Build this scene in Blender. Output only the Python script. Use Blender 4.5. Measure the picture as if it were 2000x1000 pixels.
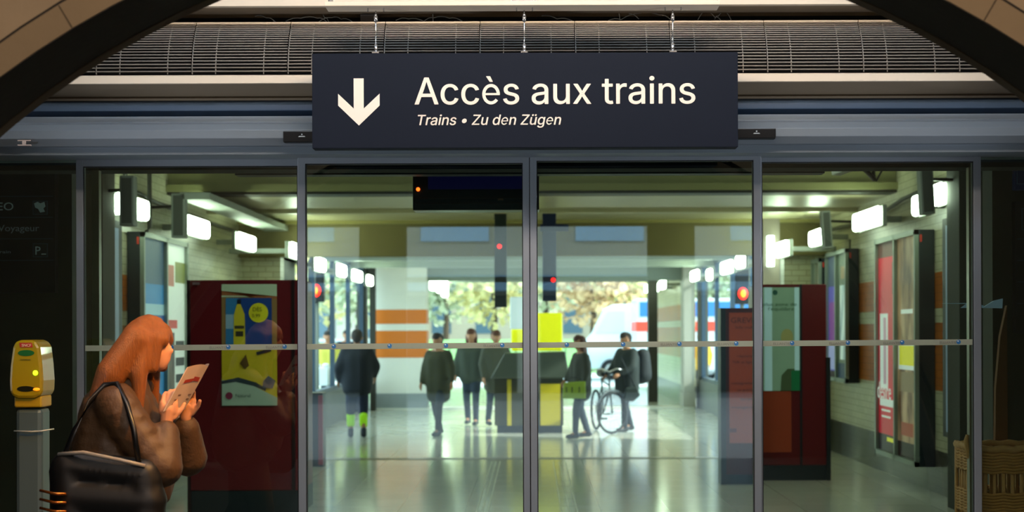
import bpy, bmesh, math, random
from mathutils import Vector, Matrix
random.seed(7)
for o in list(bpy.data.objects): bpy.data.objects.remove(o)
C = bpy.context.scene.collection
PI = math.pi
# ---------------------------------------------------------------- camera, world, sun, exposure
EYE = 1.6; FPX = 3024.0; CX = 1040.0; CY = 645.0
cd = bpy.data.cameras.new('camera'); cam = bpy.data.objects.new('camera', cd); C.objects.link(cam)
cd.sensor_width = 36; cd.lens = 36*FPX/2000; cd.shift_x = -(CX-1000)/2000; cd.shift_y = (CY-500)/2000
cam.location = (0, 0, EYE); cam.rotation_euler = (PI/2, 0, 0)
cam.rotation_mode = 'QUATERNION'
cam.rotation_quaternion = (Matrix.Rotation(math.radians(0.2), 3, 'Y') @ Matrix.Rotation(PI/2, 3, 'X')).to_quaternion()
cd.clip_end = 400; cd.dof.use_dof = True; cd.dof.focus_distance = 7.9; cd.dof.aperture_fstop = 2.8
bpy.context.scene.camera = cam
w = bpy.data.worlds.new('world'); bpy.context.scene.world = w; w.use_nodes = True
wb = w.node_tree.nodes['Background']; wb.inputs[0].default_value = (.70, .88, 1.0, 1); wb.inputs[1].default_value = 4.6
vs = bpy.context.scene.view_settings
vs.view_transform = 'Standard'; vs.look = 'None'; vs.gamma = 1; vs.use_curve_mapping = False; vs.exposure = 0.0
sl = bpy.data.lights.new('sun', 'SUN'); so = bpy.data.objects.new('sun', sl); C.objects.link(so)
sl.energy = 11; sl.angle = math.radians(3); sl.color = (1, .96, .9); so.rotation_euler = (math.radians(12), math.radians(60), 0)
def lamp(name, kind, loc, energy, color, target=None, **kw):
    l = bpy.data.lights.new(name, kind); o = bpy.data.objects.new(name, l); C.objects.link(o); o.location = loc
    l.energy = energy; l.color = color
    for k, v in kw.items(): setattr(l, k, v)
    if target is not None: o.rotation_euler = (Vector(target)-Vector(loc)).to_track_quat('-Z', 'Y').to_euler()
    return o
# warm and cool hall lamps overhead, plus added side, rear and lobby fill
lamp('hall_light_warm', 'AREA', (0.3, 1.2, 4.55), 62, (1, .76, .5), (0, 5.0, 3.0), shape='RECTANGLE', size=1.6, size_y=.3)
lamp('hall_light_cool', 'AREA', (0, 6.2, 4.75), 60, (.62, .8, 1), (0, 7.6, 1.5), shape='RECTANGLE', size=5.5, size_y=.5)
lamp('hall_light_sign', 'AREA', (.1, 5.75, 4.1), 78, (1, .80, .62), (0, 7.8, 2.75), shape='RECTANGLE', size=3.2, size_y=.3)
for sx in (-1, 1): lamp('hall_fill_side', 'SPOT', (sx*4.7, 5.9, 1.3), 320, (.88, .93, 1), (0, 7.9, 2.9), spot_size=math.radians(40), spot_blend=.8, shadow_soft_size=.2)  # unseen fill spots, added to lift the housing and soffit from below
lamp('hall_fill_rear', 'AREA', (0, -1.2, 4.7), 150, (1, .86, .8), (0, 8, 1.0), shape='RECTANGLE', size=4, size_y=.4)  # added front fill for the door frames, no fixture behind it
lamp('lobby_fill', 'AREA', (0, 11.0, 3.6), 95, (.92, 1, .9), (0, 12.5, 0), shape='RECTANGLE', size=3, size_y=.3)  # added fill that brightens the kiosk fronts and near floor
lamp('hall_light_sodium', 'SPOT', (-.1, 5.65, 3.2), 430, (1, .42, .06), (-1.62, 6.62, 1.3), spot_size=math.radians(42), spot_blend=.7, shadow_soft_size=.08)

# ---------------------------------------------------------------- helpers
def P(px, py, Y): return Vector(((px-CX)*Y/FPX, Y, EYE+(CY-py)*Y/FPX))
def X(px, Y): return (px-CX)*Y/FPX
def Z(py, Y): return EYE+(CY-py)*Y/FPX
def lin(c):
    if isinstance(c, str): c = [int(c[i:i+2], 16)/255 for i in (0, 2, 4)]
    return tuple((v/12.92 if v <= .04045 else ((v+.055)/1.055)**2.4) for v in c)
MATS = {}
def M(name, col, rough=.5, metal=0., var=.0, scale=8., bump=0., bscale=60., emit=0., ecol=None, spec=None, coat=0., stretch=None):
    if name in MATS: return MATS[name]
    m = bpy.data.materials.new(name); m.use_nodes = True; MATS[name] = m
    nt = m.node_tree; b = nt.nodes['Principled BSDF']
    c = lin(col); b.inputs['Base Color'].default_value = (*c, 1)
    b.inputs['Roughness'].default_value = rough; b.inputs['Metallic'].default_value = metal
    if spec is not None: b.inputs['Specular IOR Level'].default_value = spec
    if coat: b.inputs['Coat Weight'].default_value = coat; b.inputs['Coat Roughness'].default_value = .05
    if emit: b.inputs['Emission Color'].default_value = (*lin(ecol or col), 1); b.inputs['Emission Strength'].default_value = emit
    if var or bump:
        tc = nt.nodes.new('ShaderNodeTexCoord'); src = tc.outputs['Object']
        if stretch:
            mp = nt.nodes.new('ShaderNodeMapping'); mp.inputs['Scale'].default_value = stretch
            nt.links.new(src, mp.inputs['Vector']); src = mp.outputs['Vector']
        if var:
            n = nt.nodes.new('ShaderNodeTexNoise'); n.inputs['Scale'].default_value = scale; n.inputs['Detail'].default_value = 6
            nt.links.new(src, n.inputs['Vector'])
            mx = nt.nodes.new('ShaderNodeMix'); mx.data_type = 'RGBA'
            mx.inputs['A'].default_value = (*[v*(1-var) for v in c], 1); mx.inputs['B'].default_value = (*[min(1, v*(1+var)) for v in c], 1)
            nt.links.new(n.outputs['Fac'], mx.inputs['Factor']); nt.links.new(mx.outputs['Result'], b.inputs['Base Color'])
        if bump:
            n2 = nt.nodes.new('ShaderNodeTexNoise'); n2.inputs['Scale'].default_value = bscale; n2.inputs['Detail'].default_value = 4
            nt.links.new(src, n2.inputs['Vector'])
            bp = nt.nodes.new('ShaderNodeBump'); bp.inputs['Strength'].default_value = bump; bp.inputs['Distance'].default_value = .01
            nt.links.new(n2.outputs['Fac'], bp.inputs['Height']); nt.links.new(bp.outputs['Normal'], b.inputs['Normal'])
    return m
def E(name, col, s): return M(name, col, .5, emit=s)
def tile_mat(name):
    """small glazed cream wall tiles with two orange-brown bands, by height"""
    m = bpy.data.materials.new(name); m.use_nodes = True; nt = m.node_tree; L = nt.links; b = nt.nodes['Principled BSDF']
    geo = nt.nodes.new('ShaderNodeNewGeometry'); sp = nt.nodes.new('ShaderNodeSeparateXYZ'); L.new(geo.outputs['Position'], sp.inputs[0])
    def math_(op, a, v=None, c=None):
        n = nt.nodes.new('ShaderNodeMath'); n.operation = op
        if hasattr(a, 'node'): L.new(a, n.inputs[0])
        else: n.inputs[0].default_value = a
        if v is not None:
            if hasattr(v, 'node'): L.new(v, n.inputs[1])
            else: n.inputs[1].default_value = v
        return n.outputs[0]
    def band(lo, hi): return math_('MULTIPLY', math_('GREATER_THAN', sp.outputs[2], lo), math_('LESS_THAN', sp.outputs[2], hi))
    bands = math_('ADD', band(1.0, 1.66), band(1.8, 2.15))
    base = math_('LESS_THAN', sp.outputs[2], .42)
    cmb = nt.nodes.new('ShaderNodeCombineXYZ'); L.new(math_('ADD', sp.outputs[0], sp.outputs[1]), cmb.inputs[0]); L.new(sp.outputs[2], cmb.inputs[1])
    br = nt.nodes.new('ShaderNodeTexBrick'); L.new(cmb.outputs[0], br.inputs['Vector']); br.inputs['Scale'].default_value = 1
    br.inputs['Brick Width'].default_value = .2; br.inputs['Row Height'].default_value = .075; br.inputs['Mortar Size'].default_value = .004
    br.inputs['Color1'].default_value = (1, 1, 1, 1); br.inputs['Color2'].default_value = (.86, .86, .86, 1); br.inputs['Mortar'].default_value = (.45, .43, .36, 1)
    def mix(f, a, bb, mode='MIX'):
        n = nt.nodes.new('ShaderNodeMix'); n.data_type = 'RGBA'; n.blend_type = mode
        if hasattr(f, 'node'): L.new(f, n.inputs['Factor'])
        else: n.inputs['Factor'].default_value = f
        for s, v in (('A', a), ('B', bb)):
            if hasattr(v, 'node'): L.new(v, n.inputs[s])
            else: n.inputs[s].default_value = (*v, 1)
        return n.outputs['Result']
    col = mix(bands, lin('c9c6a6'), lin('b5651d')); col = mix(base, col, lin('4b4a40'))
    col = mix(1.0, col, br.outputs['Color'], 'MULTIPLY')
    L.new(col, b.inputs['Base Color']); b.inputs['Roughness'].default_value = .3
    return m
def root_prop(o, label=None, cat=None, group=None, kind=None):
    if label: o['label'] = label
    if cat: o['category'] = cat
    if group: o['group'] = group
    if kind: o['kind'] = kind
    return o
WLOC = {}
def thing(name, label, cat, loc=(0, 0, 0), group=None, kind=None):
    o = bpy.data.objects.new(name, None); C.objects.link(o); o.location = loc; o.empty_display_size = .1
    WLOC[o.name] = Vector(loc); return root_prop(o, label, cat, group, kind)
class MB:
    def __init__(s): s.bm = bmesh.new(); s.mats = []; s.cur = 0
    def m(s, mat):
        if mat not in s.mats: s.mats.append(mat)
        s.cur = s.mats.index(mat); return s
    def face(s, pts, smooth=False):
        f = s.bm.faces.new([s.bm.verts.new(p) for p in pts]); f.material_index = s.cur; f.smooth = smooth; return s
    def box(s, x0, x1, y0, y1, z0, z1, mtx=None):
        v = [Vector((x, y, z)) for x in (x0, x1) for y in (y0, y1) for z in (z0, z1)]
        if mtx is not None: v = [mtx @ p for p in v]
        v = [s.bm.verts.new(p) for p in v]
        for q in ((0, 1, 3, 2), (4, 6, 7, 5), (0, 4, 5, 1), (2, 3, 7, 6), (0, 2, 6, 4), (1, 5, 7, 3)):
            f = s.bm.faces.new([v[i] for i in q]); f.material_index = s.cur
        return s
    def pbox(s, px0, px1, py0, py1, Y, d):          # a box whose front face, at distance Y, spans these measures
        return s.box(X(px0, Y), X(px1, Y), Y, Y+d, Z(py1, Y), Z(py0, Y))
    def tube(s, pts, r, n=10, cap=True):
        rings = []; pts = [Vector(p) for p in pts]
        for i, p in enumerate(pts):
            a = pts[max(i-1, 0)]; b = pts[min(i+1, len(pts)-1)]; d = (b-a).normalized()
            u = d.cross(Vector((0, 0, 1)) if abs(d.z) < .9 else Vector((1, 0, 0))).normalized(); v = d.cross(u)
            rr = r[i] if isinstance(r, (list, tuple)) else r
            rings.append([s.bm.verts.new(p+(u*math.cos(t)+v*math.sin(t))*rr) for t in [2*PI*k/n for k in range(n)]])
        for A, B in zip(rings, rings[1:]):
            for k in range(n):
                f = s.bm.faces.new((A[k], A[(k+1) % n], B[(k+1) % n], B[k])); f.material_index = s.cur; f.smooth = True
        if cap:
            for R in (rings[0], rings[-1]): s.bm.faces.new(R).material_index = s.cur
        return s
    def prism(s, poly, axis, a, b, smooth=False):   # poly: 2D points; extruded along axis from a to b
        def mk(p, t): return {'x': (t, p[0], p[1]), 'y': (p[0], t, p[1]), 'z': (p[0], p[1], t)}[axis]
        A = [s.bm.verts.new(mk(p, a)) for p in poly]; B = [s.bm.verts.new(mk(p, b)) for p in poly]; n = len(poly)
        for k in range(n):
            f = s.bm.faces.new((A[k], A[(k+1) % n], B[(k+1) % n], B[k])); f.material_index = s.cur; f.smooth = smooth
        s.bm.faces.new(A).material_index = s.cur; s.bm.faces.new(B).material_index = s.cur
        return s
    def disc(s, c, rx, rz, y=0, n=24, depth=.002):
        return s.prism([(c[0]+rx*math.cos(2*PI*k/n), c[1]+rz*math.sin(2*PI*k/n)) for k in range(n)], 'y', y, y+depth)
    def ball(s, c, r, n=12, sc=(1, 1, 1)):
        g = bmesh.ops.create_uvsphere(s.bm, u_segments=n*2, v_segments=n, radius=r, matrix=Matrix.Translation(c) @ Matrix.Diagonal((*sc, 1)))
        for v in g['verts']:
            for f in v.link_faces: f.material_index = s.cur; f.smooth = True
        return s
    def build(s, name, mat=None, parent=None, bevel=0, seg=2, mods=None):
        bmesh.ops.recalc_face_normals(s.bm, faces=s.bm.faces)
        co = [v.co for v in s.bm.verts]
        lo = Vector([min(c[i] for c in co) for i in range(3)]); hi = Vector([max(c[i] for c in co) for i in range(3)])
        org = Vector(((lo.x+hi.x)/2, (lo.y+hi.y)/2, lo.z)) if parent is None else Vector(((lo.x+hi.x)/2, (lo.y+hi.y)/2, (lo.z+hi.z)/2))
        bmesh.ops.translate(s.bm, verts=s.bm.verts, vec=-org)
        me = bpy.data.meshes.new(name); s.bm.to_mesh(me); s.bm.free()
        for m_ in ([mat] if mat else s.mats): me.materials.append(m_)
        return link(name, me, org, parent, bevel, seg)
def link(name, me, org, parent=None, bevel=0, seg=2):
    o = bpy.data.objects.new(name, me); C.objects.link(o)
    WLOC[o.name] = org.copy()
    if parent is not None: o.parent = parent; o.location = org-WLOC[parent.name]
    else: o.location = org
    if bevel:
        b = o.modifiers.new('bevel', 'BEVEL'); b.width = bevel; b.segments = seg; b.limit_method = 'ANGLE'
    return o
def struct(name, mb, mat=None, bevel=0, label=None):
    o = mb.build(name, mat, None, bevel); o['kind'] = 'structure'
    if label: o['label'] = label
    return o
def one(name, mb, label, cat, mat=None, bevel=0, group=None, kind=None):
    return root_prop(mb.build(name, mat, None, bevel), label, cat, group, kind)
def copy_tree(o, parent=None):
    c = o.copy(); C.objects.link(c); WLOC[c.name] = WLOC.get(o.name, Vector()).copy()
    if parent is not None: c.parent = parent
    for ch in list(o.children): copy_tree(ch, c)
    return c
def text(body, px, py, Y, hpx, mat, parent, name='lettering', align='LEFT', rotz=0, at=None, size=None, width=None, mirror=False):
    """lettering lying just in front of a surface at distance Y; hpx is the height of a capital"""
    cu = bpy.data.curves.new(name, 'FONT'); cu.body = body; cu.align_x = align
    cu.size = size if size else hpx*Y/FPX/.73; cu.extrude = .0008; cu.resolution_u = 3
    o = bpy.data.objects.new(name, cu); C.objects.link(o)
    bpy.context.view_layer.update()
    me = bpy.data.meshes.new_from_object(o.evaluated_get(bpy.context.evaluated_depsgraph_get()))
    me.materials.clear(); me.materials.append(mat)
    bpy.data.objects.remove(o)
    sx = 1.0
    if width: sx = width/max(1e-6, max(v.co.x for v in me.vertices)-min(v.co.x for v in me.vertices))
    me.transform(Matrix.Rotation(rotz, 4, 'Z') @ Matrix.Rotation(PI/2, 4, 'X') @ Matrix.Diagonal((-sx if mirror else sx, 1, 1, 1)))
    return link(name, me, Vector(at) if at is not None else P(px, py, Y), parent)
def blob(name, parts, mat, parent=None, voxel=.02, smooth=6, label=None, fac=.5):
    """one continuous surface grown round tapered limbs (p0, p1, r0, r1[, squash])"""
    bm = bmesh.new()
    for q in parts:
        p0, p1, r0, r1 = Vector(q[0]), Vector(q[1]), q[2], q[3]; sq = q[4] if len(q) > 4 else None
        n = max(2, int((p1-p0).length/(min(r0, r1)*.35))+1)
        for i in range(n):
            t = i/(n-1); c = p0.lerp(p1, t); r = r0+(r1-r0)*t
            mt = Matrix.Translation(c)
            if sq: mt = mt @ Matrix.Diagonal((*sq, 1))
            bmesh.ops.create_icosphere(bm, subdivisions=2, radius=r, matrix=mt)
    co = [v.co for v in bm.verts]
    org = Vector([(min(c[i] for c in co)+max(c[i] for c in co))/2 for i in range(3)])
    bmesh.ops.translate(bm, verts=bm.verts, vec=-org)
    me = bpy.data.meshes.new(name); bm.to_mesh(me); bm.free()
    o = bpy.data.objects.new(name, me); C.objects.link(o)
    r = o.modifiers.new('r', 'REMESH'); r.mode = 'VOXEL'; r.voxel_size = voxel; r.use_smooth_shade = True
    s = o.modifiers.new('s', 'SMOOTH'); s.iterations = smooth; s.factor = fac
    bpy.context.view_layer.update()
    m2 = bpy.data.meshes.new_from_object(o.evaluated_get(bpy.context.evaluated_depsgraph_get()))
    bpy.data.objects.remove(o)
    m2.materials.clear(); m2.materials.append(mat)
    for p in m2.polygons: p.use_smooth = True
    return link(name, m2, org, parent)
def glyphs(key, px0, px1, py_base, Y, mat, parent, name, off=0.):
    """the sign's lettering from embedded outlines, fitted between px0 and px1"""
    S = GL[key]; xs = [p[2] for s in S for p in s]; x0, x1 = min(xs), max(xs); k = (X(px1, Y)-X(px0, Y))/(x1-x0)
    def area(s): return sum(s[j][2]*s[(j+1) % len(s)][3]-s[(j+1) % len(s)][2]*s[j][3] for j in range(len(s)))
    es = {'big': [4], 'small': [13, 21]}[key]; sh = .2 if key == 'small' else 0; t_ = 60 if key == 'big' else 58
    estroke = [S[i] for i in es]; S = [s for i, s in enumerate(S) if i not in es]
    outer = [[s] for s in S if area(s) < 0]
    for h in (s for s in S if area(s) > 0):
        hx, hy = sum(p[2] for p in h)/len(h), sum(p[3] for p in h)/len(h)
        for g in outer:
            if min(p[2] for p in g[0]) < hx < max(p[2] for p in g[0]) and max(p[3] for p in g[0]) > hy and max(p[3] for p in g[0])-min(p[3] for p in g[0]) > 300: g.append(h); break
    bm = bmesh.new()
    for gi, grp in enumerate(outer):
        cu = bpy.data.curves.new(name, 'CURVE'); cu.dimensions = '2D'; cu.fill_mode = 'BOTH'; cu.resolution_u = 6; cu.extrude = .0015
        for s in grp:
            sp = cu.splines.new('BEZIER'); sp.bezier_points.add(len(s)-1); sp.use_cyclic_u = True
            for b, q in zip(sp.bezier_points, s):
                b.handle_left_type = b.handle_right_type = 'FREE'
                b.handle_left = ((q[0]-x0)*k, q[1]*k, 0); b.co = ((q[2]-x0)*k, q[3]*k, 0); b.handle_right = ((q[4]-x0)*k, q[5]*k, 0)
        o = bpy.data.objects.new(name, cu); C.objects.link(o); bpy.context.view_layer.update()
        m_ = bpy.data.meshes.new_from_object(o.evaluated_get(bpy.context.evaluated_depsgraph_get())); bpy.data.objects.remove(o)
        z_ = .00006*(gi % 3)
        for dx, dy, dz in ((0, 0, .0008), (off, 0, .0006), (-off, 0, .0004), (0, off*.6, .0002), (0, -off*.6, 0)):
            m_.transform(Matrix.Translation((dx, dy, z_+dz))); bm.from_mesh(m_); m_.transform(Matrix.Translation((-dx, -dy, -z_-dz)))
        bpy.data.meshes.remove(m_)
    for s in estroke:        # the round e: an open ring and its crossbar
        ex = [p[2]-sh*p[3] for p in s]; ey = [p[3] for p in s]; a0, a1, b0, b1 = min(ex), max(ex), min(ey), max(ey)
        cx, cy, rx, ry = (a0+a1)/2, (b0+b1)/2, (a1-a0)/2, (b1-b0)/2
        def pt(x, y, z=.0015): return ((x+sh*y-x0)*k, y*k, z)
        N = 40; ring = []
        for i in range(N+1):
            an = math.radians(-4+326*i/N); ring.append(((cx+rx*math.cos(an), cy+ry*math.sin(an)), (cx+(rx-t_)*math.cos(an), cy+(ry-t_)*math.sin(an))))
        quads = [(ring[i][0], ring[i+1][0], ring[i+1][1], ring[i][1]) for i in range(N)]+[((cx-rx+t_*.6, cy-18), (cx+rx-1, cy-18), (cx+rx-1, cy+22), (cx-rx+t_*.6, cy+22))]
        for qn, q in enumerate(quads):
            z = .0024+(.0002 if qn == N else 0)
            bm.faces.new([bm.verts.new(pt(*p, z)) for p in q])
    me = bpy.data.meshes.new(name); bm.to_mesh(me); bm.free()
    me.materials.clear(); me.materials.append(mat); me.transform(Matrix.Rotation(PI/2, 4, 'X'))
    return link(name, me, P(px0, py_base, Y), parent)
def glass_mat(name, tint, extra=1.0):
    m = bpy.data.materials.new(name); m.use_nodes = True; nt = m.node_tree; nt.nodes.clear()
    o = nt.nodes.new('ShaderNodeOutputMaterial'); mx = nt.nodes.new('ShaderNodeMixShader'); t = nt.nodes.new('ShaderNodeBsdfTransparent')
    g = nt.nodes.new('ShaderNodeBsdfGlossy'); f = nt.nodes.new('ShaderNodeFresnel'); f.inputs[0].default_value = 1.5
    t.inputs[0].default_value = (*tint, 1); g.inputs['Roughness'].default_value = 0; g.inputs[0].default_value = (.95, .98, 1, 1)
    mu = nt.nodes.new('ShaderNodeMath'); mu.operation = 'MULTIPLY'; mu.inputs[1].default_value = extra; mu.use_clamp = True
    nt.links.new(f.outputs[0], mu.inputs[0]); nt.links.new(mu.outputs[0], mx.inputs[0]); nt.links.new(t.outputs[0], mx.inputs[1]); nt.links.new(g.outputs[0], mx.inputs[2]); nt.links.new(mx.outputs[0], o.inputs[0])
    return m
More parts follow.
